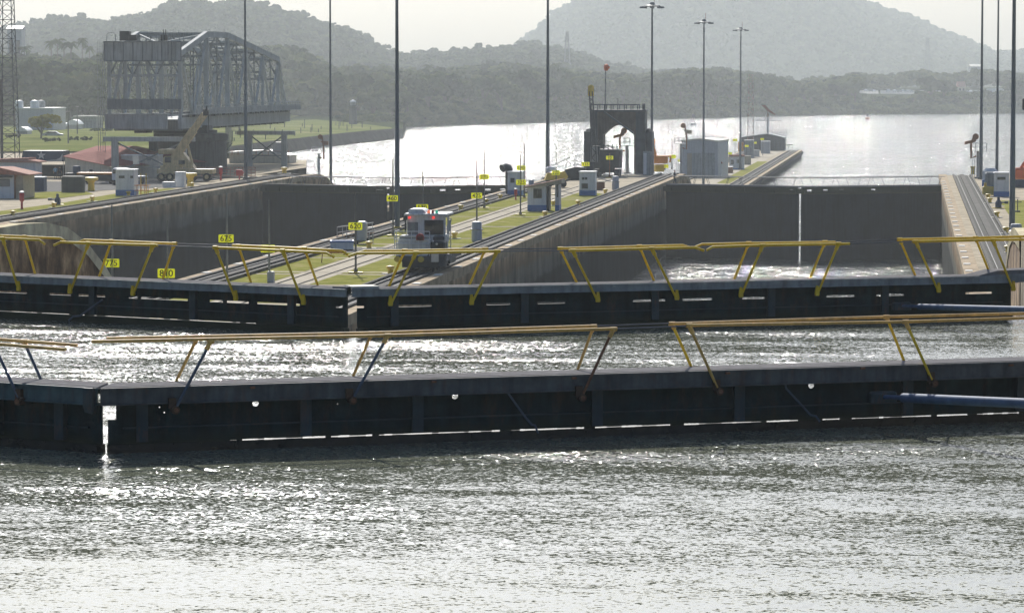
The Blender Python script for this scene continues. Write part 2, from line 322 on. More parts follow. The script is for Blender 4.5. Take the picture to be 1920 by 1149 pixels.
# ------------------------------------------------------------------ mesh helpers
class MB:
    """collects shapes, build() links them as ONE mesh object"""
    def __init__(s): s.v = []; s.f = []
    def add(s, vs, fs):
        k = len(s.v); s.v += [tuple(v) for v in vs]; s.f += [tuple(i + k for i in f) for f in fs]; return s
    def box(s, x0, x1, y0, y1, z0, z1):
        return s.add([(x0, y0, z0), (x1, y0, z0), (x1, y1, z0), (x0, y1, z0), (x0, y0, z1), (x1, y0, z1), (x1, y1, z1), (x0, y1, z1)],
                     [(0, 3, 2, 1), (4, 5, 6, 7), (0, 1, 5, 4), (1, 2, 6, 5), (2, 3, 7, 6), (3, 0, 4, 7)])
    def cbox(s, c, d, rz=0.0, ch=0.0):
        """box with centre c and size d, turned by rz, top edges chamfered by ch"""
        hx, hy, hz = d[0] / 2, d[1] / 2, d[2] / 2
        cr, sr = math.cos(rz), math.sin(rz)
        def t(x, y, z): return (c[0] + x * cr - y * sr, c[1] + x * sr + y * cr, c[2] + z)
        if ch <= 0:
            vs = [t(x, y, z) for z in (-hz, hz) for x, y in ((-hx, -hy), (hx, -hy), (hx, hy), (-hx, hy))]
            return s.add(vs, [(0, 3, 2, 1), (4, 5, 6, 7), (0, 1, 5, 4), (1, 2, 6, 5), (2, 3, 7, 6), (3, 0, 4, 7)])
        q = lambda k, z: [t(x, y, z) for x, y in ((-hx + k, -hy), (hx - k, -hy), (hx, -hy + k), (hx, hy - k), (hx - k, hy), (-hx + k, hy), (-hx, hy - k), (-hx, -hy + k))]
        r = lambda k, z: [t(x * (hx - k) / hx, y * (hy - k) / hy, z) for x, y in ((-hx + k, -hy), (hx - k, -hy), (hx, -hy + k), (hx, hy - k), (hx - k, hy), (-hx + k, hy), (-hx, hy - k), (-hx, -hy + k))]
        vs = q(ch, -hz) + q(ch, hz - ch) + r(ch, hz)
        fs = [tuple(range(7, -1, -1)), tuple(range(16, 24))]
        for a in (0, 8):
            fs += [(a + i, a + (i + 1) % 8, a + 8 + (i + 1) % 8, a + 8 + i) for i in range(8)]
        return s.add(vs, fs)
    def bar(s, p, q, w, h=None):
        """square bar from p to q"""
        h = h or w; p, q = Vector(p), Vector(q); d = (q - p)
        if d.length < 1e-6: return s
        d.normalize(); u = Vector((0, 0, 1)) if abs(d.z) < 0.95 else Vector((0, 1, 0))
        a = d.cross(u).normalized() * w / 2; b = d.cross(a).normalized() * h / 2
        vs = [p + a + b, p - a + b, p - a - b, p + a - b, q + a + b, q - a + b, q - a - b, q + a - b]
        return s.add(vs, [(0, 1, 2, 3), (7, 6, 5, 4), (0, 4, 5, 1), (1, 5, 6, 2), (2, 6, 7, 3), (3, 7, 4, 0)])
    def tube(s, pts, r, n=8, cap=True):
        """round tube through pts; r a number or one radius per point"""
        pts = [Vector(p) for p in pts]; rs = r if isinstance(r, (list, tuple)) else [r] * len(pts)
        k = len(s.v); ring = []
        prev = None
        for i, p in enumerate(pts):
            d = (pts[min(i + 1, len(pts) - 1)] - pts[max(i - 1, 0)]).normalized()
            u = prev if prev is not None else (Vector((0, 0, 1)) if abs(d.z) < 0.9 else Vector((1, 0, 0)))
            a = (u - d * u.dot(d)).normalized(); prev = a; b = d.cross(a)
            for j in range(n):
                t = 2 * PI * j / n; s.v.append(tuple(p + (a * math.cos(t) + b * math.sin(t)) * rs[i]))
        for i in range(len(pts) - 1):
            for j in range(n):
                s.f.append((k + i * n + j, k + i * n + (j + 1) % n, k + (i + 1) * n + (j + 1) % n, k + (i + 1) * n + j))
        if cap:
            s.f.append(tuple(k + j for j in range(n - 1, -1, -1))); e = k + (len(pts) - 1) * n; s.f.append(tuple(e + j for j in range(n)))
        return s
    def lathe(s, prof, c=(0, 0, 0), n=16, flat=1.0):
        """profile [(r,z),...] turned about z"""
        k = len(s.v)
        for r, z in prof:
            for j in range(n):
                t = 2 * PI * j / n; s.v.append((c[0] + r * math.cos(t), c[1] + r * math.sin(t) * flat, c[2] + z))
        for i in range(len(prof) - 1):
            for j in range(n):
                s.f.append((k + i * n + j, k + i * n + (j + 1) % n, k + (i + 1) * n + (j + 1) % n, k + (i + 1) * n + j))
        s.f.append(tuple(k + j for j in range(n - 1, -1, -1))); e = k + (len(prof) - 1) * n; s.f.append(tuple(e + j for j in range(n)))
        return s
    def ball(s, c, r, n=8):
        pr = [(max(0.02 * r, r * math.sin(PI * i / n)), -r * math.cos(PI * i / n)) for i in range(n + 1)]
        return s.lathe(pr, c, n * 2 if n < 8 else 12)
    def prism(s, poly, z0, z1):
        """flat polygon (x,y) pulled from z0 to z1"""
        n = len(poly); a = sum(poly[i][0] * poly[(i + 1) % n][1] - poly[(i + 1) % n][0] * poly[i][1] for i in range(n))
        if a < 0: poly = poly[::-1]
        vs = [(x, y, z0) for x, y in poly] + [(x, y, z1) for x, y in poly]
        return s.add(vs, [tuple(range(n - 1, -1, -1)), tuple(range(n, 2 * n))] + [(i, (i + 1) % n, n + (i + 1) % n, n + i) for i in range(n)])
    def slab(s, poly, axis, a0, a1):
        """polygon in the plane across `axis` ('x': (y,z), 'y': (x,z)) pulled from a0 to a1"""
        n = len(poly)
        f = (lambda p, a: (a, p[0], p[1])) if axis == 'x' else (lambda p, a: (p[0], a, p[1]))
        return s.add([f(p, a0) for p in poly] + [f(p, a1) for p in poly],
                     [tuple(range(n - 1, -1, -1)), tuple(range(n, 2 * n))] + [(i, (i + 1) % n, n + (i + 1) % n, n + i) for i in range(n)])
    def quad(s, a, b, c, d): return s.add([a, b, c, d], [(0, 1, 2, 3)])
    def holeplate(s, x0, x1, z0, z1, y, holes):
        """upright plate in the xz plane pierced by round holes [(x,z,r)]"""
        holes = sorted(holes); xs = [x0]
        for i in range(len(holes) - 1): xs.append((holes[i][0] + holes[i + 1][0]) / 2)
        xs.append(x1)
        for t, hh in enumerate(holes):
            a, b = xs[t], xs[t + 1]; n = 16; hx, hz, r = hh
            w_ = min(hx - a, b - hx, 0.3)
            s.quad((a, y, z0), (hx - w_, y, z0), (hx - w_, y, z1), (a, y, z1)); s.quad((hx + w_, y, z0), (b, y, z0), (b, y, z1), (hx + w_, y, z1))
            outer = []; inner = []
            for j in range(n):
                th = 2 * PI * j / n; c_, s_ = math.cos(th), math.sin(th)
                k = 1 / max(abs(c_), abs(s_)); ox, oz = hx + w_ * c_ * k, hz + (z1 - hz if s_ > 0 else hz - z0) * s_ * k
                outer.append((ox, y, oz)); inner.append((hx + r * c_, y, hz + r * s_))
            s.add(outer + inner, [(j, (j + 1) % n, n + (j + 1) % n, n + j) for j in range(n)])
        return s
    def build(s, name, m, parent=None, smooth=False, off=None, loc=None):
        me = bpy.data.meshes.new(name)
        vs = s.v if off is None else [(v[0] - off[0], v[1] - off[1], v[2] - off[2]) for v in s.v]
        me.from_pydata(vs, [], s.f)
        bm = bmesh.new(); bm.from_mesh(me); bmesh.ops.recalc_face_normals(bm, faces=bm.faces); bm.to_mesh(me); bm.free()
        me.materials.append(MATS[m] if isinstance(m, str) else m)
        if smooth:
            me.polygons.foreach_set('use_smooth', [True] * len(me.polygons))
            try: me.set_sharp_from_angle(angle=R(40))
            except Exception: pass
        o = bpy.data.objects.new(name, me); COL.objects.link(o)
        if parent is not None: o.parent = parent
        if loc is not None: o.location = loc
        return o
def thing(name, label, cat, loc=(0, 0, 0), rz=0.0, group=None):
    o = bpy.data.objects.new(name, None); COL.objects.link(o); o.empty_display_size = 0.5
    o.location = loc; o.rotation_euler = (0, 0, rz); o['label'] = label; o['category'] = cat
    if group: o['group'] = group
    return o
def tag(o, label, cat, group=None):
    o['label'] = label; o['category'] = cat
    if group: o['group'] = group
    return o
def kind(o, k='structure'): o['kind'] = k; return o
def dup(root, loc, rz=None, label=None, group=None, scale=None):
    """copy a thing with its parts and their sub-parts"""
    r = root.copy(); COL.objects.link(r); r.location = loc
    if rz is not None: r.rotation_euler = (0, 0, rz)
    if scale: r.scale = scale if isinstance(scale, (tuple, list)) else (scale,) * 3
    if label: r['label'] = label
    if group: r['group'] = group
    for ch in list(root.children):
        c = ch.copy(); COL.objects.link(c); c.parent = r
        for g_ in list(ch.children):
            d = g_.copy(); COL.objects.link(d); d.parent = c
    return r
def text_mesh(txt, size, m, parent, loc, rot, depth=0.004, name='numerals'):
    cu = bpy.data.curves.new('t', 'FONT'); cu.body = txt; cu.size = size; cu.align_x = 'CENTER'; cu.align_y = 'CENTER'; cu.extrude = depth; cu.offset = size * 0.012
    to = bpy.data.objects.new('t', cu); COL.objects.link(to)
    dg = bpy.context.evaluated_depsgraph_get(); me = bpy.data.meshes.new_from_object(to.evaluated_get(dg))
    bpy.data.objects.remove(to); me.name = name; me.materials.clear(); me.materials.append(MATS[m])
    o = bpy.data.objects.new(name, me); COL.objects.link(o); o.parent = parent; o.location = loc; o.rotation_euler = rot
    return o
# ------------------------------------------------------------------ levels (metres; 0 = top of the lower lock walls)
Z_UP, W_UP, W_LOW, Z_APP = 8.0, 6.86, -9.1, -7.0
XL0, XL1 = -81.0, -47.4          # left chamber
XR0, XR1 = -31.0, 3.5            # right chamber
JX = -13.7                       # mitre line of the right chamber

# ------------------------------------------------------------------ water
m = MB(); m.add([(-31.0, -60, W_UP), (3.5, -60, W_UP), (3.5, 90.6, W_UP), (JX, 82.5, W_UP), (-31.0, 90.6, W_UP)], [(0, 1, 2, 3, 4)])
kind(m.build('water', 'water_near')); 
m = MB(); m.quad((-3500, 96, W_LOW), (3500, 96, W_LOW), (3500, 7000, W_LOW), (-3500, 7000, W_LOW))
kind(m.build('lake', 'water_lake'))

# ------------------------------------------------------------------ lock walls
HUMP = [(-60, 8), (117, 8), (120, 7.9), (123, 7.6), (126, 6.9), (129, 5.8), (132, 4.4), (135, 2.9), (138, 1.5), (141, 0.4), (144, 0)]
PC = HUMP + [(300, 0), (466, 0), (472, -0.4), (479, -1.6), (486, -3.6), (493, -5.6), (500, -6.7), (506, -7), (957, -7)]
PL = [(150, 0), (455, 0), (462, -0.1), (468, -0.6), (475, -2.0), (481, -3.9), (486, -5.6), (492, -6.8), (498, -7), (560, -7)]
PR = HUMP + [(300, 0), (468, 0)]
def zprof(prof, y):
    for (a, za), (b, zb) in zip(prof, prof[1:]):
        if a <= y <= b: return za + (zb - za) * (y - a) / (b - a)
    return prof[-1][1]
def clip(prof, y0, y1):
    return [(y0, zprof(prof, y0))] + [(a, z) for a, z in prof if y0 < a < y1] + [(y1, zprof(prof, y1))]
def strip(mb, x0, x1, prof, dz, th=0.0, under=0.4):
    """band between x0 and x1 following the profile; th>0 makes a raised kerb"""
    n = len(prof)
    top = [(x0, y, z + dz + th) for y, z in prof] + [(x1, y, z + dz + th) for y, z in prof]
    mb.add(top, [(i, n + i, n + i + 1, i + 1) for i in range(n - 1)])
    if th > 0:
        for x in (x0, x1):
            mb.add([(x, y, z - under) for y, z in prof] + [(x, y, z + dz + th) for y, z in prof], [(i, i + 1, n + i + 1, n + i) for i in range(n - 1)])
        for (y, z) in (prof[0], prof[-1]):
            mb.quad((x0, y, z - under), (x1, y, z - under), (x1, y, z + dz + th), (x0, y, z + dz + th))
    return mb
def lock_wall(label, x0, x1, prof, faces, edges, tracks, kerb_y=(146, 466)):
    """x0..x1 body; faces = x of exposed faces; edges = [(xa, xb)] coping; tracks = [(xa, xb, rail xs)]"""
    t = thing('lock_wall', label, 'lock wall', ((x0 + x1) / 2, prof[0][0], 0)); off = ((x0 + x1) / 2, prof[0][0], 0)
    body = MB(); n = len(prof)
    ys = []
    for (a, za), (b, zb) in zip(prof, prof[1:]): ys += [(a, za)]
    ys.append(prof[-1]); n = len(ys)
    for x in (x0, x1):
        body.add([(x, y, -16) for y, z in ys] + [(x, y, z) for y, z in ys], [(i, i + 1, n + i + 1, n + i) for i in range(n - 1)])
    for (y, z) in (ys[0], ys[-1]): body.quad((x0, y, -16), (x1, y, -16), (x1, y, z), (x0, y, z))
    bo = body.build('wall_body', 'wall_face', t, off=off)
    top = MB(); strip(top, x0, x1, prof, 0); top.build('wall_top', 'concrete', t, off=off)
    for xa, xb in edges:
        c = MB(); strip(c, xa, xb, clip(prof, max(prof[0][0], 143), prof[-1][0]), 0.05, 0.06, 0.5); c.build('coping', 'coping', t, off=off)
    for xa, xb, rails in tracks:
        pp = clip(prof, 144.5, prof[-1][0] - 1)
        c = MB(); strip(c, xa, xb, pp, 0.012); c.build('track_bed', 'track_dark', t, off=off)
        for k, x in enumerate((xa - 0.22, xb)):
            c = MB(); strip(c, x, x + 0.22, pp, 0.0, 0.22, 0.1); c.build('kerb', 'kerb_dark', t, off=off)
        c = MB(); xm = (xa + xb) / 2; strip(c, xm - 0.28, xm + 0.28, pp, 0.0, 0.16, 0.1); c.build('rack', 'kerb_dark', t, off=off)
        for x in rails:
            c = MB(); strip(c, x - 0.04, x + 0.04, pp, 0.0, 0.13, 0.1); c.build('rail', 'rail_steel', t, off=off)
    return t, off
CW, CWo = lock_wall('broad grassed centre wall between the chambers, running out as a pier into the lake', XL1, XR0, PC, (), [(XR0 - 0.75, XR0 + 0.06), (XL1 - 0.06, XL1 + 0.75)],
                    [(-34.2, -32.1, (-33.9, -32.4)), (-46.3, -44.2, (-46.0, -44.5))])
LW, LWo = lock_wall('tan concrete side wall of the left chamber with a long pale coping below the crane', XL0 - 8, XL0, PL, (), [(XL0 - 0.9, XL0 + 0.06)], [(-85.2, -83.1, (-84.9, -83.4))])
RW, RWo = lock_wall('concrete side wall of the right chamber, seen almost end-on at the right edge', XR1, XR1 + 12, PR, (), [(XR1 - 0.06, XR1 + 1.0)], [(5.5, 7.6, (5.8, 7.3))])
# brown worn skin over the rounded ramps at the near ends
for (t, of, x0, x1) in ((CW, CWo, XL1, XR0), (RW, RWo, XR1, XR1 + 12)):
    c = MB(); pp = clip(PC, 112, 143); n = len(pp)
    for x, s_ in ((x0 - 0.03, -1), (x1 + 0.03, 1)):
        c.add([(x, y, -9.5) for y, z in pp] + [(x, y, z + 0.02) for y, z in pp], [(i, i + 1, n + i + 1, n + i) for i in range(n - 1)])
    strip(c, x0 - 0.03, x1 + 0.03, pp, 0.03); c.build('worn_ramp', 'wall_brown', t, off=of)
    c = MB()  # tan edge band; sunlit brightness painted as pale colour, shaded side faces too
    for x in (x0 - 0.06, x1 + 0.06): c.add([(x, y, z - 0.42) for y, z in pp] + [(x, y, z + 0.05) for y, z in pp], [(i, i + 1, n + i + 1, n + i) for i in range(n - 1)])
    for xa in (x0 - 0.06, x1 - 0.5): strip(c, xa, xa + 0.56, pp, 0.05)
    c.build('ramp_rim_sunlit', 'rim_tan_sunlit', t, off=of)
random.seed(5)
def pads(t, of, x, y0, y1, step, side):
    y = y0
    while y < y1:
        c = MB(); c.cbox((x - side * 0.30, y, 0.13), (0.5, 1.3, 0.07), 0, 0.02); c.cbox((x - side * 0.02, y, -0.25), (0.12, 0.5, 0.5))
        c.build('edge_pad', 'pad_pale', t, off=of); y += step * random.uniform(0.9, 1.1)
pads(CW, CWo, XR0, 205, 420, 9.3, 1); pads(LW, LWo, XL0, 285, 445, 9.3, 1); pads(RW, RWo, XR1, 215, 440, 9.3, -1); pads(CW, CWo, XL1, 225, 400, 12, -1)
# return track down the middle of the centre wall
c = MB(); strip(c, -41.1, -38.3, clip(PC, 146, 470), 0.004); c.build('walkway', 'pale_concrete', CW, off=CWo)
for x in (-40.45, -38.95):
    c = MB(); strip(c, x - 0.05, x + 0.05, clip(PC, 146, 470), 0.0, 0.05, 0.1); c.build('rail', 'track_dark', CW, off=CWo)
# round dark knobs along the approach pier
for k in range(26):
    y = 520 + k * 16.5; c = MB(); c.lathe([(0.3, 0), (0.3, 0.1), (0.2, 0.16)], (-33.0 if k else -33, y, Z_APP), 10); c.build('fender_knob', 'track_dark', CW, off=CWo)
c = MB(); strip(c, -40.2, -36.2, clip(PC, 508, 950), 0.008); c.build('walkway', 'pale_concrete', CW, off=CWo)
c = MB(); strip(c, XR0, XR0 + 0.5, clip(PC, 508, 956), -1.3, 0.35, 0.2); c.build('fender_beam', 'track_dark', CW, off=CWo)

# ------------------------------------------------------------------ ground beside the locks
def sheet(name, poly, z, m):
    b = MB(); b.add([(x, y, z) for x, y in poly], [tuple(range(len(poly)))]); return kind(b.build(name, m))
LX = XL0 - 8
sheet('ground', [(LX, 150), (LX, 497), (-97, 542), (-107, 542), (-158, 640), (-420, 640), (-420, 150)], -0.02, 'concrete')
b = MB(); b.quad((-97, 542, -11), (-107, 542, -11), (-107, 542, -0.02), (-97, 542, -0.02)); b.quad((LX, 497, -11), (-97, 542, -11), (-97, 542, -0.02), (LX, 497, -0.02)); b.quad((LX, 455, -11), (LX, 497, -11), (LX, 497, -0.02), (LX, 455, -0.02)); kind(b.build('bank', 'rock'))
sheet('ground', [(XR1 + 12, -60), (400, -60), (400, 120), (XR1 + 12, 120)], 7.98, 'concrete')
b = MB(); b.quad((XR1 + 12, 120, -1), (400, 120, -1), (400, 120, 7.98), (XR1 + 12, 120, 7.98)); kind(b.build('retaining_bank', 'rock'))
sheet('ground', [(XR1 + 12, 120), (400, 120), (400, 468), (XR1 + 12, 468)], -0.02, 'concrete')
b = MB(); b.quad((XR1, 468.02, -11), (400, 468.02, -11), (400, 468.02, -0.03), (XR1, 468.02, -0.03)); kind(b.build('bank', 'rock'))
def pxpoly(pts, z): return [(P(x, y, 0)[0], P(x, y, 0)[1]) for x, y in pts]
# pavement and lawns on the left bank
sheet('pavement', pxpoly([(-60, 346), (60, 341), (330, 338), (420, 331), (445, 331), (380, 341), (300, 352), (200, 357), (-60, 372)], 0), 0.012, 'asphalt')
sheet('lawn', pxpoly([(-60, 418), (0, 403.5), (130, 385.5), (250, 367), (330, 354.5), (318, 353), (230, 361), (120, 380), (0, 396), (-60, 404)], 0), 0.012, 'lawn')
sheet('lawn', pxpoly([(45, 374), (120, 371), (175, 364), (160, 359), (90, 360), (48, 363)], 0), 0.016, 'lawn')
sheet('path', pxpoly([(-60, 404), (0, 396), (120, 380), (230, 361), (212, 359), (120, 373), (0, 385), (-60, 392)], 0), 0.008, 'concrete')
# lawns on the centre wall, cut by pale cross slabs
random.seed(3)
cuts = [150, 196, 214, 226, 247, 268, 278, 300, 322, 345, 368, 390]
for (xa, xb) in ((-43.95, -41.15), (-38.25, -34.85)):
    for a, b_ in zip(cuts, cuts[1:]):
        sheet('lawn', [(xa, a + 0.6), (xb, a + 0.6), (xb, b_ - 0.6), (xa, b_ - 0.6)], 0.014, 'lawn')
for a in (228, 262, 300, 334, 372):
    sheet('slab', [(-43.6, a), (-34.9, a), (-34.9, a + 0.9), (-43.6, a + 0.9)], 0.02, 'pale_concrete')
sheet('pavement', [(-43.6, 254), (-34.9, 254), (-34.9, 262), (-43.6, 262)], 0.018, 'asphalt')
# right bank
sheet('lawn', [(9.2, 150), (60, 150), (60, 256), (9.2, 256)], 0.014, 'lawn')
sheet('lawn', [(9.2, 276), (60, 276), (60, 372), (9.2, 372)], 0.014, 'lawn')
sheet('pavement', [(9.2, 257), (60, 257), (60, 275), (9.2, 275)], 0.01, 'asphalt')
sheet('lawn', [(-37.5, 655), (-35, 655), (-35, 830), (-37.5, 830)], Z_APP + 0.014, 'lawn')

# ------------------------------------------------------------------ land and hills round the lake
def interp(tab, x):
    if x <= tab[0][0]: return tab[0][1]
    for (a, va), (b_, vb) in zip(tab, tab[1:]):
        if x <= b_: return va + (vb - va) * (x - a) / (b_ - a)
    return tab[-1][1]
def place(px, d):
    """ground position in bearing px (photo column at the horizon) at distance d"""
    r = FW + RT * ((px - CX) / F); return Vector((r.x, r.y, 0)) * (d / 1.0)
def px_of(x, y):
    v = Vector((x, y, 0)); return CX + F * v.dot(RT) / v.dot(FW)
SHORE = [(-800, 600), (425, 600), (432, 905), (560, 1045), (643, 1137), (757, 1262), (762, 1560), (850, 1620), (1000, 1700), (1200, 1830), (1380, 1975), (1600, 2080), (1920, 2160), (3000, 2300)]
CREST = [(-800, (1500, 17)), (100, (1500, 15)), (200, (1550, 13)), (300, (1700, 12)), (450, (1800, 19)), (530, (1850, 21)), (600, (1900, 13)), (680, (2000, 4)), (1000, (2150, 6)), (1400, (2450, 5)), (3000, (2800, 5))]
def crest(px): return interp([(a, b_[0]) for a, b_ in CREST], px), interp([(a, b_[1]) for a, b_ in CREST], px)
def hland(px, d):
    s = interp(SHORE, px); k = d - s
    if px < 428: 
        zc, Zc = crest(px)
        if d < 1050: return -0.06 - (d - 600) / 450 * 2.0
        return -2 + (Zc + 2) * max(0, min(1, (d - 1050) / (zc - 1050))) ** 1.3
    if k < 0: return -11
    if k < 18: return -9.9 + 4.1 * k / 18
    zc, Zc = crest(px)
    if px < 760:
        base = -5.8 + min(1, k / 500)
        st = 1500
    else:
        base = -5.8 + min(6, (k - 18) / 10); st = s + 80
    if d < st: return base
    return base + (Zc - base) * min(1, (d - st) / max(50, zc - st))
m = MB(); pxs = list(range(-800, 421, 40)) + [425] + list(range(432, 753, 16)) + [756, 762] + list(range(780, 3001, 40))
rows = {}
N = 26
for i, px in enumerate(pxs):
    s = interp(SHORE, px); zc, Zc = crest(px)
    ds = [s - 6, s, s + 4, s + 9, s + 18, s + 40] + [s + 40 + (3200 - s - 40) * (j / (N - 6)) ** 1.5 for j in range(1, N - 5)]
    for d in ds[:N]:
        p = place(px, d); m.v.append((p.x, p.y, hland(px, d)))
    m.v[-1] = (m.v[-1][0], m.v[-1][1], 0)
for i in range(len(pxs) - 1):
    for j in range(N - 1):
        m.f.append((i * N + j, (i + 1) * N + j, (i + 1) * N + j + 1, i * N + j + 1))
TER = kind(m.build('terrain', 'terrain', smooth=True))
# grassy fields on the left shore: sheets lying on the terrain
def draped(name, quadpx, mt, dz=0.12, n=14):
    """sheet between bearings and distances, following the land: quadpx = [(px, d0, d1), ...]"""
    b = MB(); k = 14
    q = []
    for (a, c) in zip(quadpx, quadpx[1:]):
        for t in range(n): q.append(tuple(a[i] + (c[i] - a[i]) * t / n for i in range(3)))
    q.append(quadpx[-1])
    for px, d0, d1 in q:
        for j in range(k + 1):
            d = d0 + (d1 - d0) * j / k; p = place(px, d); b.v.append((p.x, p.y, hland(px, d) + dz))
    for i in range(len(q) - 1):
        for j in range(k): b.f.append((i * (k + 1) + j, (i + 1) * (k + 1) + j, (i + 1) * (k + 1) + j + 1, i * (k + 1) + j + 1))
    return kind(b.build(name, mt))
draped('field', [(-400, 604, 1050), (0, 604, 1040), (424, 604, 1180)], 'field', 0.35)
draped('field', [(436, 940, 1560), (560, 1066, 1520), (640, 1160, 1420), (700, 1230, 1340), (735, 1262, 1290)], 'field', 0.35)
draped('bank', [(434, 904, 934), (560, 1044, 1064), (640, 1136, 1158), (755, 1258, 1284)], 'rock', 0.3)

def hill(name, tab, d0, d1, zb, px0, px1, back=400, tree=9):
    """ridge whose skyline follows tab (px, photo y) at distance d1"""
    b = MB(); K = 12; cols = list(range(px0, px1 + 1, 25))
    for px in cols:
        yt = interp(tab, px); Zc = EYE.z + (144 - yt) * d1 / F - tree
        for j in range(K + 1):
            t = j / K
            if t <= 0.8:
                u = t / 0.8; d = d0 + (d1 - d0) * u; z = zb + (Zc - zb) * (math.sin(u * PI / 2) ** 1.15) + math.sin(px * 0.05 + u * 7) * 1.5 * u * (1 - u)
            else:
                u = (t - 0.8) / 0.2; d = d1 + back * u; z = Zc + (zb - Zc) * u
            p = place(px, d); b.v.append((p.x, p.y, z))
    for i in range(len(cols) - 1):
        for j in range(K): b.f.append((i * (K + 1) + j, (i + 1) * (K + 1) + j, (i + 1) * (K + 1) + j + 1, i * (K + 1) + j + 1))
    return kind(b.build(name, 'terrain', smooth=True))
RIDGE = [(-800, 70), (-200, 50), (0, 50), (60, 46), (110, 32), (170, 33), (200, 42), (240, 28), (290, 22), (320, 6), (340, 0), (370, -4), (400, 6), (440, 3), (480, 2), (510, 12), (560, 24), (610, 42), (650, 48), (690, 72), (720, 90), (745, 96), (780, 99), (810, 100), (850, 94), (900, 90), (950, 84), (1000, 80), (1050, 88), (1100, 105), (1200, 128), (1300, 140)]
MOUNT = [(850, 140), (930, 108), (980, 76), (1010, 52), (1040, 22), (1070, 8), (1110, -25), (1200, -75), (1300, -100), (1400, -95), (1500, -60), (1600, -8), (1650, 14), (1700, 28), (1750, 52), (1800, 68), (1840, 88), (1870, 96), (1920, 92), (2000, 96), (2200, 110), (3000, 125)]
hill('hills', RIDGE, 2300, 3000, -2, -800, 1300)
hill('mountain', MOUNT, 3900, 5200, -4, 850, 3000, 700, 10)

# ------------------------------------------------------------------ vegetation
rng = np.random.default_rng(11)
def crown_arrays(seed, lumps, per, size, flat=0.75, low=0.0):
    """many leaf-clump quads spread over overlapping lumps; radius about 1"""
    g = np.random.default_rng(seed); V = []; 
    for k in range(lumps):
        th = g.uniform(0, 2 * PI); rr = g.uniform(0, 0.68) ** 0.7; c = np.array([math.cos(th) * rr, math.sin(th) * rr, g.uniform(-0.35, 0.45) * (1 - rr * 0.5) * flat * 1.3])
        lr = g.uniform(0.24, 0.42)
        d = g.normal(size=(per, 3)); d /= np.linalg.norm(d, axis=1)[:, None]; d[:, 2] = np.where(d[:, 2] < -0.5, -d[:, 2], d[:, 2])
        pts = c + d * lr * g.uniform(0.72, 1.08, (per, 1)) * np.array([1, 1, flat])
        n = d + g.normal(size=(per, 3)) * 0.28; n /= np.linalg.norm(n, axis=1)[:, None]
        a = np.cross(n, g.normal(size=(per, 3))); a /= np.linalg.norm(a, axis=1)[:, None]; b_ = np.cross(n, a)
        s = size * g.uniform(0.6, 1.35, (per, 1))
        V.append(np.stack([pts - a * s - b_ * s * 0.7, pts + a * s - b_ * s * 0.5, pts + a * s * 0.7 + b_ * s, pts - a * s * 0.8 + b_ * s * 0.8], 1))
    return np.concatenate(V).reshape(-1, 3)
def quads_mesh(name, V, m):
    n = len(V) // 4; me = bpy.data.meshes.new(name)
    me.vertices.add(len(V)); me.vertices.foreach_set('co', V.astype(np.float32).ravel())
    me.loops.add(4 * n); me.loops.foreach_set('vertex_index', np.arange(4 * n, dtype=np.int32))
    me.polygons.add(n); me.polygons.foreach_set('loop_start', np.arange(0, 4 * n, 4, dtype=np.int32))
    try: me.polygons.foreach_set('loop_total', np.full(n, 4, np.int32))
    except Exception: pass
    me.update(); me.materials.append(MATS[m]); return me
def scatter(name, spots, tmpl, m, k='stuff'):
    """one mesh: template crown at every (x, y, z, radius, height factor)"""
    S = np.array(spots); out = []
    for i, (x, y, z, r, h) in enumerate(S):
        t = tmpl[i % len(tmpl)]; a = rng.uniform(0, 6.28); c, s = math.cos(a), math.sin(a)
        q = np.empty_like(t); q[:, 0] = (t[:, 0] * c - t[:, 1] * s) * r + x; q[:, 1] = (t[:, 0] * s + t[:, 1] * c) * r + y; q[:, 2] = t[:, 2] * r * h + z
        out.append(q)
    o = bpy.data.objects.new(name, quads_mesh(name, np.concatenate(out), m)); COL.objects.link(o); o['kind'] = k; return o
far_t = [crown_arrays(100 + i, 4, 26, 0.2) for i in range(5)]
mid_t = [crown_arrays(200 + i, 7, 44, 0.13) for i in range(5)]
# wooded ridge and mountain
def on_hill(tab, d0, d1, zb, tree, px, u):
    yt = interp(tab, px); Zc = EYE.z + (144 - yt) * d1 / F - tree; d = d0 + (d1 - d0) * u
    p = place(px, d); return p.x, p.y, zb + (Zc - zb) * (math.sin(u * PI / 2) ** 1.15)
sp = []
for i in range(5200):
    px = rng.uniform(-150, 1250); u = rng.uniform(0.0, 1.02) ** 0.8; x, y, z = on_hill(RIDGE, 2300, 3000, -2, 9, px, min(u, 1.0)); r = rng.uniform(4, 8)
    sp.append((x, y, z + r * 0.55 + rng.uniform(0, 2), r, rng.uniform(0.7, 1.1)))
for i in range(260):
    px = rng.uniform(-150, 1250); x, y, z = on_hill(RIDGE, 2300, 3000, -2, 9, px, 1.0); r = rng.uniform(2.2, 7.5); sp.append((x, y, z + rng.uniform(4, 10.5), r, rng.uniform(0.55, 1.3)))
scatter('wood_on_the_hills', sp, far_t, 'leaf_dark')
sp = []
for i in range(5200):
    px = rng.uniform(900, 2050); u = rng.uniform(0.0, 1.02) ** 0.8; x, y, z = on_hill(MOUNT, 3900, 5200, -4, 10, px, min(u, 1.0)); r = rng.uniform(6, 11)
    sp.append((x, y, z + r * 0.5 + rng.uniform(0, 2), r, rng.uniform(0.7, 1.1)))
for i in range(260):
    px = rng.uniform(900, 2050); x, y, z = on_hill(MOUNT, 3900, 5200, -4, 10, px, 1.0); r = rng.uniform(4, 8); sp.append((x, y, z + rng.uniform(4, 9), r, rng.uniform(0.7, 1.2)))
scatter('wood_on_the_mountain', sp, far_t, 'leaf_dark')
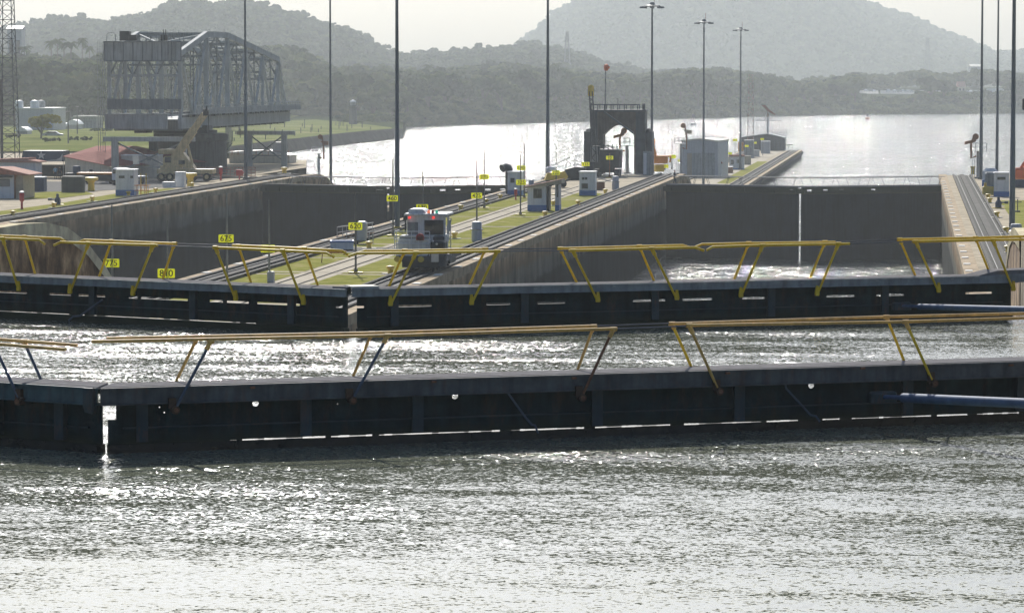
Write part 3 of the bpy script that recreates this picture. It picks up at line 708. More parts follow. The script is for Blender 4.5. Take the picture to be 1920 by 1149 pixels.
# the wood behind the first trees
TOPS = [(-400, 85), (0, 98), (60, 104), (190, 104), (210, 92), (300, 90), (400, 95), (500, 78), (560, 82), (620, 118), (640, 120), (690, 112), (740, 118), (800, 122), (850, 120), (900, 112), (950, 108), (1000, 118), (1060, 122), (1120, 124), (1180, 134), (1240, 128), (1290, 118), (1340, 116), (1400, 126), (1460, 140), (1500, 148), (1560, 140), (1600, 130), (1660, 135), (1720, 125), (1780, 132), (1850, 122), (1920, 130), (2500, 130)]
sp = []; sp2 = []
for i in range(2600):
    px = rng.uniform(-150, 2050); s = interp(SHORE, px); zc, Zc = crest(px)
    d0 = 1150 if px < 428 else (1500 if px < 760 else s + 60)
    d = d0 + (zc + 150 - d0) * rng.uniform(0, 1) ** 0.8
    if 1600 < px < 1960 and d < 2420: continue
    p = place(px, d); r = rng.uniform(5.0, 10.5)
    top = EYE.z + (144 - interp(TOPS, px)) * d / F
    z = hland(px, d) + r * 0.75 + rng.uniform(1, 5)
    if z + r * 0.8 > top: z = max(hland(px, d) + r * 0.3, top - r * 0.8)
    (sp if rng.uniform() < 0.6 else sp2).append((p.x, p.y, z, r, rng.uniform(0.8, 1.15)))
scatter('wood_behind_the_shore', sp, mid_t, 'leaf_dark')
scatter('wood_behind_the_shore', sp2[::2], mid_t, 'leaf'); scatter('wood_behind_the_shore', sp2[1::2], mid_t, 'leaf_pale')
# low scrub on the shore
sp = []
for i in range(1500):
    px = rng.uniform(640, 2050); s = interp(SHORE, px); d = s + rng.uniform(4, 45) if px > 760 else rng.uniform(1430, 1560)
    p = place(px, d); r = rng.uniform(1.6, 4.2); sp.append((p.x, p.y, hland(px, d) + r * 0.35, r, rng.uniform(0.6, 0.9)))
for i in range(700):
    px = rng.uniform(765, 2050); s = interp(SHORE, px); d = s + rng.uniform(40, 95); p = place(px, d); r = rng.uniform(3.5, 6.5); sp.append((p.x, p.y, hland(px, d) + r * 0.4, r, 0.8)) if not (1610 < px < 1720 or 1790 < px < 1870) else None
for i in range(260):
    px = rng.uniform(500, 660); d = rng.uniform(1540, 1620); p = place(px, d); r = rng.uniform(2, 3.6); sp.append((p.x, p.y, hland(px, d) + r * 0.4, r, 0.8))
scatter('shore_scrub', sp, mid_t, 'leaf')
sp = []
for i in range(330):
    px = rng.uniform(500, 640); d = rng.uniform(1525, 1600); p = place(px, d); r = rng.uniform(1.8, 3.2); sp.append((p.x, p.y, hland(px, d) + r * 0.4, r, 0.8))
for i in range(200):
    px = rng.choice([rng.uniform(985, 1120), rng.uniform(1540, 1700), rng.uniform(1780, 1900)]); s = interp(SHORE, px); d = s + rng.uniform(2, 14); p = place(px, d); r = rng.uniform(1.2, 2.6); sp.append((p.x, p.y, hland(px, d) + r * 0.4, r, 0.8))
scatter('pale_scrub', sp, mid_t, 'leaf_pale')

# single trees
def make_tree(seed, m, label, R_=1.0, trunk=0.55):
    t = thing('broadleaf_tree', label, 'tree')
    V = crown_arrays(seed, 16, 110, 0.075); V[:, 2] += trunk + 0.55
    o = bpy.data.objects.new('crown', quads_mesh('crown', V, m)); COL.objects.link(o); o.parent = t
    b = MB(); b.tube([(0, 0, -0.1), (0.02, 0, trunk * 0.6), (0, 0.03, trunk + 0.45)], [0.07, 0.05, 0.03], 7)
    g = random.Random(seed)
    for k in range(5):
        a = g.uniform(0, 6.28); b.tube([(0.01, 0, trunk * (0.6 + 0.08 * k)), (0.3 * math.cos(a), 0.3 * math.sin(a), trunk + 0.25 + 0.08 * k), (0.6 * math.cos(a), 0.6 * math.sin(a), trunk + 0.5 + 0.05 * k)], [0.03, 0.02, 0.008], 5)
    b.build('trunk', 'bark', t, smooth=True); return t
kinds = [make_tree(300, 'leaf_dark', 'dense dark crown'), make_tree(301, 'leaf', 'mid green crown'), make_tree(302, 'leaf_dark', 'dark crown'), make_tree(303, 'leaf', 'green crown')]
usedk = [False] * 4
def plant(k, px, d, r, label, group=None, name='broadleaf_tree', sz=1.0):
    p = place(px, d); loc = (p.x, p.y, hland(px, d) - 0.3); rz = (px * 7.3 + d) % 6.28
    if not usedk[k]:
        t = kinds[k]; usedk[k] = True; t.location = loc; t.rotation_euler = (0, 0, rz); t.scale = (r, r, r * sz); t['label'] = label
        if group: t['group'] = group
    else: t = dup(kinds[k], loc, rz, label, group, (r, r, r * sz))
    return t
random.seed(21)
px = 765.0
while px < 2000:
    s = interp(SHORE, px); d = s + random.uniform(28, 60); top = EYE.z + (144 - interp(TOPS, px)) * d / F
    h = min(top, 21) - hland(px, d); r = max(4.5, h / 2.05 * random.uniform(0.7, 1.05)); k = random.choice([0, 1, 2, 3, 1])
    if 1605 < px < 1735 or 1770 < px < 1900: r *= 0.42
    plant(k, px, d, r, 'hazy broadleaf tree in the unbroken row along the far shore of the lake', 'trees along the far shore')
    px += r * 1.25 * F / d * random.uniform(0.55, 0.9)
for i in range(62):
    px = random.uniform(-60, 640); d = random.uniform(1130, 1560) if px < 428 else random.uniform(1620, 1850)
    if 20 < px < 175 and d < 1250: d += 200
    r = min(random.uniform(5, 8.5), max(3.0, (EYE.z + (144 - interp(TOPS, px)) * d / F - hland(px, d)) / 1.95)); plant(random.choice([0, 1, 2, 3]), px, d, r, 'bushy green tree on the wooded slope behind the left bank', 'trees on the left slope')
for i in range(34):
    px = random.uniform(-40, 430); d = random.uniform(1075, 1150) + max(0, px - 200) * 0.35; plant(random.choice([0, 1, 2, 3]), px, d, random.uniform(3.6, 6.2), 'leafy tree at the near edge of the wood behind the left field', 'trees edging the left field')
for i, (px, y, d, r) in enumerate([(700, 0, 1500, 7), (735, 0, 1490, 5), (672, 0, 1560, 6)]):
    plant(i, px, d, r, 'dark tree behind the lighthouse, where the grassy spit meets the far shore', 'trees behind the lighthouse')
yt = None
p = PD(77, 266, 640)
make_y = make_tree(305, 'leaf_yellow', 'yellow-leaved small tree on the grass in front of the white warehouse', 1, 0.75)
make_y.name = 'flowering_tree'; make_y.location = P(77, 264, -1.0); s_ = dep(make_y.location) / F; make_y.scale = (36 * s_, 36 * s_, 26 * s_)
# clipped hedges on the left field
for i, (px, d, w_, lb) in enumerate([(102, 700, 34, 'low dark hedge on the grass right of the yellow-leaved tree'), (156, 720, 40, 'long clipped hedge on the grass near the two lamp posts'), (30, 760, 30, 'dark hedge behind the lattice crane'), (200, 900, 50, 'distant hedge line under the counterweight of the bridge')]):
    q = place(px, d); q.z = hland(px, d) + 0.35; t = thing('hedge', lb, 'hedge', q); W = w_ * d / F; V = []
    for k in range(int(W / 0.55)): u = crown_arrays(400 + i * 20 + k % 6, 3, 40, 0.13); V.append(u * np.array([0.9, 0.9, 0.9]) + np.array([-W / 2 + k * 0.55, (k % 3) * 0.3, 0.7]))
    o = bpy.data.objects.new('foliage', quads_mesh('foliage', np.concatenate(V), 'leaf_dark')); COL.objects.link(o); o.parent = t
# palms on the crest, left
def make_palm(seed):
    t = thing('palm_tree', 'palm', 'palm tree'); g = random.Random(seed)
    b = MB(); b.tube([(0, 0, -0.5), (0.15, 0, 6), (0.05, 0.1, 12.5)], [0.3, 0.24, 0.2], 7); b.build('trunk', 'bark', t, smooth=True)
    c = MB()
    for k in range(20):
        a = k * 2.4; el = g.uniform(-0.2, 1.1); L_ = g.uniform(3.0, 4.2); prev = None
        for j in range(6):
            u = j / 5; rr = L_ * u * math.cos(el * (1 - 0.5 * u)); zz = 12.5 + L_ * (u * math.sin(el) - 0.75 * u * u)
            wd = 0.62 * math.sin(PI * min(0.97, u * 0.85 + 0.12)); px_, py_ = math.cos(a), math.sin(a)
            cur = ((0.05 + rr * px_ - wd * py_, 0.1 + rr * py_ + wd * px_, zz - 0.35 * wd), (0.05 + rr * px_, 0.1 + rr * py_, zz + 0.1), (0.05 + rr * px_ + wd * py_, 0.1 + rr * py_ - wd * px_, zz - 0.35 * wd))
            if prev: c.quad(prev[0], cur[0], cur[1], prev[1]); c.quad(prev[1], cur[1], cur[2], prev[2])
            prev = cur
    c.build('crown', 'leaf', t); return t
palm = make_palm(4)
PALMS = [(100, 66, 'leftmost of the slim palms on the crest, a little lower than the next'), (112, 62, 'palm in the crest group, second from the left, leaning crown'), (124, 70, 'shorter palm in the middle of the crest group'), (137, 68, 'palm in the crest group standing just right of the shorter one'), (158, 60, 'tallest palm on the crest, standing apart to the right of the group'), (172, 76, 'stout low palm nearest the left end of the swing bridge'), (50, 78, 'broad palm with a wide crown above the lattice crane'), (990, 112, 'single palm rising above the wood behind the masts'), (1043, 108, 'palm by the far pylon, above the wood'), (806, 112, 'small palm tuft on the hazy wood right of the tall mast')]
for i, (px, yt, lb) in enumerate(PALMS):
    d = 1480 if px < 400 else 1900; top = EYE.z + (144 - yt) * d / F; gz = hland(px, d); sc = max(0.5, (top - gz) / 15.0); p = place(px, d)
    if i == 0: palm.location = (p.x, p.y, gz); palm.scale = (1, 1, sc); palm['label'] = lb; palm['group'] = 'palms on the skyline'
    else: dup(palm, (p.x, p.y, gz), px, lb, 'palms on the skyline', (random.uniform(0.8, 1.25),) * 2 + (sc,))
# ------------------------------------------------------------------ lock gates
mat('bracket_dark', (0.10, 0.055, 0.03), 0.8, 0.0, 0.4, 8.0)
class Leaf:
    """gate leaf: local x along the leaf (right leaf 0..L, left leaf -L..0), y away from the camera, z up from the deck"""
    def __init__(s, jx, jy, top, side, ang, L, label):
        s.a = side * ang; s.side = side; s.L = L; s.o = Vector((jx, jy, top))
        s.ux = Vector((math.cos(s.a), math.sin(s.a), 0)); s.uy = Vector((-math.sin(s.a), math.cos(s.a), 0))
        s.t = thing('lock_gate', label, 'lock gate', s.o, s.a)
    def on(s, x, y, yo):
        """photo pixel -> (local x, local z) on the upright plane local y = yo"""
        d = ray(x, y); q = s.o + s.uy * yo; t = (q - EYE).dot(s.uy) / d.dot(s.uy); p = EYE + d * t - s.o
        return p.dot(s.ux), p.z
    def rng(s, a, b): return (a, b) if s.side > 0 else (-b, -a)

ANG = R(26.0)
def gate_leaf(lf, near, fascia, slits, holes, lowline, ribs, floor):
    t, sd, L = lf.t, lf.side, lf.L
    g = 0.0 if near else 0.05
    a0, a1 = lf.rng(g, L)
    tn = math.tan(ANG); q = [(g, 0), (L, 0), (L, 0.75), (g + 0.75 * tn, 0.75)]; b = MB(); b.prism([(x * sd, y) for x, y in q], -0.05, 0.0)
    b.build('walkway', 'gate_deck', t)
    b = MB(); b.box(a0, a1, -0.012, 0.02, -0.19 if not near else -0.29, -0.052); b.box(a0, a1, -0.05, 0.04, -0.05, -0.012); b.box(a0, a1, -0.06, 0.10, -0.205 if not near else -0.305, -0.185 if not near else -0.285)
    b.build('top_beam', fascia, t)
    b = MB(); b.box(*lf.rng(g + 0.75 * tn + 0.02, L), 0.73, 0.75, -0.19, -0.052); b.build('top_beam', fascia, t)
    sk = 0.195 if near else 0.28
    s0, s1 = lf.rng(sk, L)
    z0 = -0.42; b = MB(); top = z0
    if slits:
        # row of plates leaving thin open slits
        segs = []
        for p0, p1 in slits:
            xa = lf.on(p0, 575, 0.35)[0]; xb = lf.on(p1, 575, 0.35)[0]; segs.append((min(xa, xb), max(xa, xb)))
        segs.sort(); x = s0; zt, zb = -0.45, -0.50
        for xa, xb in segs:
            if xa > x: b.box(x, xa, 0.35, 0.39, zb, zt)
            x = max(x, xb)
        if x < s1: b.box(x, s1, 0.35, 0.39, zb, zt)
        b.box(s0, s1, 0.345, 0.395, -0.972, zb); b.box(s0, s1, 0.346, 0.394, -0.45, -0.055)
    elif holes:
        hs = []
        for hx, hy, rr in holes:
            lx, lz = lf.on(hx, hy, 0.35); hs.append((lx, lz, rr))
        b.holeplate(s0 + 0.14, s1, -0.972, -0.30, 0.35, hs); b.box(s0, s0 + 0.14, 0.35, 0.352, -0.972, -0.58)
    else:
        b.box(s0, s1, 0.35, 0.39, -0.972, -0.30)
    # the low bright line: an open joint above the bottom girder
    segs = []
    for p0, p1 in lowline:
        xa = lf.on(p0, 700, 0.3)[0]; xb = lf.on(p1, 700, 0.3)[0]; segs.append((min(xa, xb), max(xa, xb)))
    segs.sort(); x = s0
    for xa, xb in segs:
        if xa > x: b.box(x, xa, 0.352, 0.388, -1.02, -0.97)
        x = max(x, xb); xx = xa; r_ = random.Random(int(xa * 91))
        while xx < xb - 0.02:       # rust-eaten lip of the joint
            x2 = min(xb, xx + r_.uniform(0.05, 0.3)); b.box(xx, x2, 0.352, 0.388, r_.uniform(-0.992, -0.976), -0.97); xx = x2
    if x < s1: b.box(x, s1, 0.352, 0.388, -1.02, -0.97)
    b.build('skin_plate', 'gate_dark', t)
    b = MB(); b.box(s0, s1, 0.22, 0.45, -1.26, -0.995); b.box(s0, s1, 0.349, 0.391, floor, -1.26); b.build('bottom_girder', 'wet_steel' if near else 'gate_dark', t)
    b = MB(); b.box(s0 + 0.25, s1 - 0.25, 0.29, 0.345, -0.74, -0.715); b.build('stringer', 'gate_rib', t)
    for x in ribs:
        b = MB(); b.box(x - 0.07, x + 0.07, 0.22, 0.345, -0.955, -0.31 if near else -0.21); b.box(x - 0.10, x + 0.10, 0.20, 0.22, -0.955, -0.31 if near else -0.21); b.build('rib', 'gate_rib', t)
    return t
def bracket(lf, x, z, style):
    b = MB()
    if style == 'flare':
        b.slab([(x - 0.025, z + 0.24), (x + 0.025, z + 0.24), (x + 0.06, z + 0.03), (x + 0.045, z - 0.02), (x - 0.045, z - 0.02), (x - 0.06, z + 0.03)], 'y', -0.11, -0.05)
        b.build('bracket', 'rail_yellow', lf.t)
    else:
        b.tube([(x, -0.16, z), (x, -0.02, z)], 0.07, 12); b.box(x - 0.10, x + 0.02, -0.10, -0.02, z + 0.02, z + 0.2); b.build('bracket', 'bracket_dark', lf.t)
        b = MB(); b.tube([(x, -0.18, z), (x, -0.155, z)], 0.04, 12); b.build('pivot_cap', 'rust' , lf.t)
def railing(lf, front, back, rail_mat, post_f, post_b, r, style):
    """front/back: {'rails': [[px points]], 'posts': [(tx,ty,bx,by)], 'cables': [[px points]]} measured on the planes of the leaf"""
    for rec, yo, pm in ((front, -0.08, post_f), (back, 0.70, post_b)):
        for line in rec['rails']:
            b = MB(); pts = [(lambda q: (q[0], yo, q[1]))(lf.on(x, y, yo)) for x, y in line]
            b.tube(pts, r, 8); b.build('handrail', rail_mat, lf.t, smooth=True)
        for line in rec.get('cables', []):
            b = MB(); pts = [(lambda q: (q[0], yo, q[1]))(lf.on(x, y, yo)) for x, y in line]
            b.tube(pts, r * 0.45, 6); b.build('cable', 'cable', lf.t, smooth=True)
        for i, (tx, ty, bx, by) in enumerate(rec['posts']):
            a = lf.on(tx, ty, yo); c = lf.on(bx, by, yo)
            b = MB(); b.tube([(a[0], yo, a[1]), (c[0], yo, c[1] if yo < 0 else min(c[1], 0.0))], r * 0.95, 8)
            col = pm[i] if isinstance(pm, (list, tuple)) else pm
            po = b.build('post', col, lf.t, smooth=True)
            b = MB(); b.tube([(a[0] - r * 2, yo, a[1]), (a[0] + r * 2, yo, a[1])], r * 1.45, 8); b.tube([(a[0], yo, a[1]), (a[0] + (c[0] - a[0]) * 0.12, yo, a[1] + (c[1] - a[1]) * 0.12)], r * 1.5, 8)
            b.build('clamp', rail_mat, lf.t, smooth=True)
            if yo < 0: bracket(lf, c[0], c[1], style)

FL = -12.0
# --- near pair
NR = Leaf(-13.43, 55.5, Z_UP, 1, R(25.4), 18.3, 'nearest dark lock gate leaf, spanning most of the foreground, with ochre handrails')
gate_leaf(NR, True, 'gate_fascia_near', None, [(479, 756, 0.055), (853, 742, 0.055), (1521, 722, 0.055), (905, 750, 0.008), (919, 750, 0.008), (905, 760, 0.008), (919, 760, 0.008), (299, 763, 0.012), (308, 773, 0.012), (633, 757, 0.01)],
          [(432, 445), (455, 612), (622, 700), (712, 940), (960, 1098), (1118, 1260), (1285, 1430), (1440, 1500), (1545, 1578), (1600, 1750), (1760, 1818), (1835, 1915)], [0.75, 3.6, 5.6, 8.9, 11.6, 14.9, 17.2], FL)
railing(NR, {'rails': [[(172, 640), (727, 629), (1157, 616)], [(1287, 610), (1698, 603), (1985, 594)]],
             'posts': [(395, 640, 328, 768), (727, 629, 660, 750), (1150, 617, 1090, 745), (1292, 610, 1348, 733), (1698, 603, 1750, 718)], 'cables': [[(1157, 616), (1290, 611)]]},
        {'rails': [[(200, 634), (697, 624), (1118, 611)], [(1254, 607), (1662, 594), (1985, 586)]],
         'posts': [(370, 633, 330, 712), (697, 625, 662, 705), (1113, 612, 1083, 692), (1260, 607, 1296, 686), (1662, 594, 1695, 676)], 'cables': [[(1118, 611), (1258, 606)]]},
        'rail_ochre', ['post_slate', 'post_slate', 'rust', 'rail_ochre', 'rail_yellow'], ['rail_ochre', 'rail_ochre', 'rail_ochre', 'rail_yellow', 'rail_yellow'], 0.028, 'round')
NL = Leaf(-13.50, 55.55, Z_UP, -1, R(25.4), 18.3, 'dark steel lock gate leaf at the lower left, cut by the picture edge')
gate_leaf(NL, True, 'gate_fascia_teal', None, None, [], [-1.0, -2.4], FL)
railing(NL, {'rails': [[(-40, 642), (123, 655)]], 'posts': [(-12, 645, 38, 752)]}, {'rails': [[(-40, 633), (144, 647)]], 'posts': [(45, 640, 78, 714)]}, 'rail_ochre', 'post_slate', 'post_slate', 0.028, 'round')
# notch at the mitre and its latch
b = MB(); x0, zt = NL.on(160, 731, -0.03); b.box(x0, x0 + 0.20, -0.10, 0.02, -0.34, -0.012); b.slab([(x0 - 0.02, -0.30), (x0 + 0.22, -0.30), (x0 + 0.18, -0.45), (x0 + 0.02, -0.42)], 'y', -0.08, 0.02); b.build('mitre_latch', 'gate_rib', NL.t)
# --- second pair, one gate spacing further on
BR = Leaf(JX + 0.03, 82.4, Z_UP, 1, R(25.7), 18.2, 'second dark gate leaf, right of the centre gap, with bright yellow handrails')
gate_leaf(BR, False, 'gate_fascia', [(664, 683), (740, 810), (912, 957), (1008, 1060), (1187, 1248), (1280, 1335), (1392, 1434), (1550, 1602), (1643, 1695), (1810, 1860)], None,
          [], [1.2, 4.6, 8.1, 11.3, 14.5], FL)
railing(BR, {'rails': [[(653, 481), (668, 475), (780, 474), (938, 471)], [(1066, 470), (1222, 466), (1303, 464), (1320, 470)], [(1325, 469), (1336, 463), (1430, 460), (1593, 457)], [(1710, 453), (1862, 450), (1930, 449)]],
             'posts': [(780, 474, 732, 572), (932, 471, 884, 570), (1074, 470, 1121, 565), (1222, 466, 1269, 561), (1430, 460, 1389, 556), (1572, 457, 1532, 553), (1717, 453, 1760, 547), (1862, 450, 1900, 544)],
             'cables': [[(938, 471), (1068, 470)], [(1593, 457), (1712, 453)]]},
        {'rails': [[(672, 474), (684, 470), (759, 470), (914, 467)], [(1045, 466), (1199, 462), (1280, 460), (1292, 464)], [(1304, 463), (1316, 458), (1404, 456), (1566, 454)], [(1682, 449), (1829, 446), (1930, 443)]],
         'posts': [(759, 470, 729, 537), (910, 467, 880, 534), (1050, 466, 1082, 531), (1199, 462, 1227, 528), (1404, 456, 1376, 525), (1547, 454, 1519, 521), (1687, 449, 1716, 516), (1829, 446, 1856, 513)],
         'cables': [[(914, 467), (1047, 466)], [(1566, 454), (1684, 449)]]}, 'rail_yellow', 'rail_yellow', 'rail_yellow', 0.034, 'flare')
BL = Leaf(JX - 0.03, 82.4, Z_UP, -1, R(26.2), 18.2, 'second dark gate leaf, left of the centre gap, with bright yellow handrails')
gate_leaf(BL, False, 'gate_fascia', [(-30, 50), (92, 133), (146, 197), (240, 258), (263, 352), (392, 418), (424, 466), (481, 562), (628, 642)], None,
          [(-30, 68), (76, 128), (150, 157), (165, 340), (352, 448), (458, 478)], [-1.9, -5.0, -8.3], FL)
railing(BL, {'rails': [[(-60, 443), (5, 447), (74, 450), (84, 458)], [(101, 460), (114, 454), (166, 456), (296, 460)], [(400, 464), (530, 470), (612, 474), (626, 482)]],
             'posts': [(5, 447, 35, 544), (166, 456, 131, 549), (287, 460, 249, 553), (404, 464, 442, 562), (530, 470, 569, 570)], 'cables': [[(296, 460), (404, 464)]]},
        {'rails': [[(-60, 439), (46, 444), (114, 447), (122, 452)], [(148, 454), (158, 450), (209, 452), (332, 457)], [(436, 460), (571, 466), (642, 470), (652, 478)]],
         'posts': [(46, 444, 66, 511), (209, 452, 186, 517), (327, 457, 305, 522), (447, 461, 471, 529), (571, 466, 596, 535)], 'cables': [[(332, 457), (440, 460)]]}, 'rail_yellow', 'rail_yellow', 'rail_yellow', 0.034, 'flare')
# walkway that lifts to the wall at the right end of the second pair
lx = BR.on(1835, 516, 0)[0]
b = MB(); b.slab([(lx, 0.003), (lx + 0.55, 0.12), (lx + 3.2, 0.16), (lx + 3.2, 0.06), (lx, -0.045)], 'y', 0.0, 0.75); b.build('end_ramp', 'gate_deck', BR.t)
b = MB(); b.slab([(lx, -0.05), (lx + 0.55, 0.02), (lx + 3.2, 0.05), (lx + 3.2, -0.19), (lx, -0.19)], 'y', -0.03, -0.01); b.build('ramp_side', 'gate_fascia', BR.t)
# white end caps at the centre gap
b = MB(); b.box(0.06, 0.75, 0.05, 0.7, 0.0, 0.05); b.build('mitre_plate', 'pad_pale', BR.t)
b = MB(); b.box(-0.5, -0.07, 0.05, 0.7, 0.0, 0.035); b.build('mitre_plate', 'gate_deck', BL.t)
# drain pipes with elbows
def drain(lf, pts, r, mt='chrome'):
    b = MB(); q = []
    for x, y in pts:
        a = lf.on(x, y, 0.02); q.append((a[0], 0.02, a[1]))
    b.tube(q, r, 8); b.build('drain_pipe', mt, lf.t, smooth=True)
drain(NR, [(952, 722), (952, 736), (985, 782), (997, 796), (1003, 797), (1009, 812)], 0.02, 'post_slate'); drain(NR, [(1470, 705), (1474, 728), (1508, 765), (1520, 778), (1530, 780), (1537, 790)], 0.02, 'post_slate')
drain(BL, [(192, 562), (150, 592), (136, 594), (129, 601)], 0.025, 'post_slate')
# small ochre lugs under the near walkway
for x, y in ((473, 726), (813, 715), (1076, 708), (1364, 699), (1617, 690), (1895, 684)):
    a = NR.on(x, y, -0.06); b = MB(); b.box(a[0] - 0.04, a[0] + 0.04, -0.10, -0.05, a[1] - 0.02, a[1] + 0.015); b.build('lug', 'rust', NR.t)
for x, y in ((1004, 541), (1152, 537), (1322, 532), (1504, 530), (1645, 526), (1786, 523)):
    a = BR.on(x, y, -0.07); b = MB(); b.box(a[0] - 0.04, a[0] + 0.04, -0.08, -0.05, a[1] - 0.006, a[1] + 0.006); b.build('lug', 'pad_pale', BR.t)
# operating struts reaching from the right leaves to the wall
def strut(lf, p0, p1, r, label):
    a = lf.on(p0[0], p0[1], -0.15); st = lf.o + lf.ux * a[0] + lf.uy * -0.15; st.z = lf.o.z + a[1]
    e = PD(p1[0], p1[1], dep(st) * 0.93)
    e = st + (e - st) * 1.9
    d = e - st
    t = thing('gate_strut', label, 'strut', st)
    b = MB(); b.tube([(0, 0, 0), d * 0.08, d * 0.08 + d * 1e-4, d], [r * 0.5, r * 0.5, r, r], 12); b.build('arm', 'strut_blue', t, smooth=True)
    b = MB(); b.cbox((0, 0.02, 0), (0.5, 0.2, 0.2), lf.a, 0.03); b.build('hinge', 'gate_rib', t)
strut(NR, (1655, 744), (1925, 756), 0.085, 'blue operating arm reaching from the near gate leaf to the right wall')
strut(BR, (1690, 574), (1925, 580), 0.075, 'dark blue operating arm on the second gate, behind the ochre handrails')

# --- far gates at the lake end of both chambers
def far_gate(jx, jy, side, label, L, holes, sw=0.75):
    lf = Leaf(jx, jy, 0.0, side, R(25.5), L, label); t = lf.t; a0, a1 = lf.rng(0.26, L)
    b = MB(); b.box(a0, a1, 0, 1.6, -0.15, 0.0); b.build('walkway', 'kerb_dark' if jx < -40 else 'gate_deck', t)
    b = MB(); b.box(a0, a1, -0.05, 0.15, -0.42, -0.16); b.box(a0, a1, -0.10, 0.3, -1.0, -0.86); b.build('top_beam', 'gate_dark', t)
    b = MB(); b.box(a0, a1, 0.1, 0.3, -18, -1.0); b.build('skin_plate', 'gate_far', t)
    n = 9
    for k in range(n + 1):
        x = a0 + (a1 - a0) * k / n; b = MB(); b.box(x - sw, x + sw, 0.12, 0.28, -0.9, -0.3)
        b.build('stiffener', 'gate_dark', t)
    b = MB()
    for k in range(n):
        kk = k if side > 0 else k; x = a0 + (a1 - a0) * (k + 0.5) / n; w_ = (a1 - a0) / n * 0.5; b.box(x - w_, x + w_, 0.21, 0.25, -0.9, -0.15 if k not in holes else -0.66 + 0.1 * (k % 3))
    b.build('infill_plate', 'gate_dark', t)
    # handrails with pairs of leaning posts
    for yo in (0.05, 1.5):
        b = MB(); b.tube([(a0, yo, 1.0), (a1, yo, 1.0)], 0.035, 6); b.build('handrail', 'pole_pale' if jx > -40 else 'cable', t)
    for k in range(8):
        x = a0 + (a1 - a0) * (k + 0.5) / 8; ln = 0.45 if k % 2 else -0.45
        for yo, dx in ((0.05, 0.3), (1.5, -0.3)):
            b = MB(); b.tube([(x + dx, yo, -0.1), (x + dx + ln, yo, 1.0)], 0.03, 6); b.build('post', 'cable', t)
    return lf
mat('gate_far', (0.018, 0.027, 0.036), 0.9, 0.0, 0.25, 0.5, 0.35, spec=0.05)
far_gate(JX, 417.5, 1, 'closed far gate leaf of the right chamber, right of the bright vertical gap', 19.5, (0, 1, 2, 4))
far_gate(JX, 417.5, -1, 'closed far gate leaf of the right chamber, left of the bright vertical gap', 18.8, (8,))
far_gate(-63.6, 411.5, 1, 'far gate leaf of the left chamber, right of its small bright notch', 17.8, (0, 3, 4, 6, 7), 0.6)
far_gate(-63.6, 411.5, -1, 'far gate leaf of the left chamber, left of its small bright notch', 19.0, (8,), 0.5)
# ------------------------------------------------------------------ distance markers on poles
def board(t, x, z, num, w_=0.95, h=0.50):
    b = MB(); n = 6; pts = []
    for cx_, cz_, a0 in ((w_ / 2 - .06, h / 2 - .06, 0), (-w_ / 2 + .06, h / 2 - .06, PI / 2), (-w_ / 2 + .06, -h / 2 + .06, PI), (w_ / 2 - .06, -h / 2 + .06, 1.5 * PI)):
        for k in range(4): a = a0 + PI / 2 * k / 3; pts.append((x + cx_ + 0.06 * math.cos(a), z + cz_ + 0.06 * math.sin(a)))
    b.slab(pts, 'y', -0.14, -0.11); bo = b.build('sign_board', 'sign_yellow', t)
    if num: text_mesh(num, 0.56 if len(num) < 3 else 0.50, 'sign_black', bo, (x, -0.145, z - 0.01), (PI / 2, 0, 0), 0.003)
def marker(num, px, yb, bx, by, ytop, label, z=0.0, base=True, pm='pole_grey', r=0.075):
    p = P(px, yb, z); s = dep(p) / F
    t = thing('distance_marker', label, 'distance marker', p, PSI * 0.5, 'distance markers along the lock walls')
    H = (yb - ytop) * s
    b = MB(); b.tube([(0, 0, 0), (0, 0, H * 0.5), (0, 0, H)], [r, r * 0.9, r * 0.55], 8); b.tube([(0, 0, 0), (0, 0, 0.35)], r * 1.8, 8); b.build('pole', pm, t, smooth=True)
    if base:
        b = MB(); b.cbox((0, 0, 0.06), (1.0, 0.6, 0.12), 0, 0.03); b.build('base_plate', 'bollard_yellow', t)
    if by: board(t, (bx - px) * s, (yb - by) * s, num)
    return t
marker('620', 667, 513, 667, 424, 362, 'yellow board reading 620 on a grey pole in front of the white skip')
marker('675', 426, 545, 425, 447, 362, 'yellow board reading 675 on a pole above the gate railing', pm='pole_pale')
marker('775', 211, 566, 210, 493, 384, 'yellow board reading 775, partly behind a yellow railing post', pm='pole_pale')
marker('810', 315, 600, 313, 512, 412, 'yellow board reading 810, lowest and nearest of the markers', pm='pole_pale')
marker('', 505, 527, 503, 466, 375, 'yellow board hidden behind the gate handrail, on a pale pole above a grey box', base=False, pm='pole_pale')
marker('460', 737, 443, 736, 372, 297, 'yellow board reading 460 beside the tall dark mast')
marker('530', 793, 462, 792, 389, 322, 'yellow board reading 530 just above the towing locomotive')
marker('425', 894, 432, 894, 367, 301, 'yellow board reading 425 on a pole standing on a grey drum')
marker('270', 908, 391, 908, 332, 280, 'yellow board reading 270 on a pole left of the pipe bend')
marker('325', 976, 404, 977, 342, 290, 'yellow board reading 325 left of the small blue and white kiosk')
marker('170', 983, 372, 977, 315, 268, 'yellow board reading 170 above the white booth by the pipe bend')
marker('220', 1043, 366, 1042, 324, 276, 'yellow board reading 220 right of the tall mast, above the kiosk roof')
marker('115', 1098, 350, 1098, 308, 302, 'yellow board reading 115 above the two-window booth')
marker('10', 1143, 334, 1143, 296, 288, 'yellow board reading 10 in front of the dark crane cab under the arch', pm='rust')
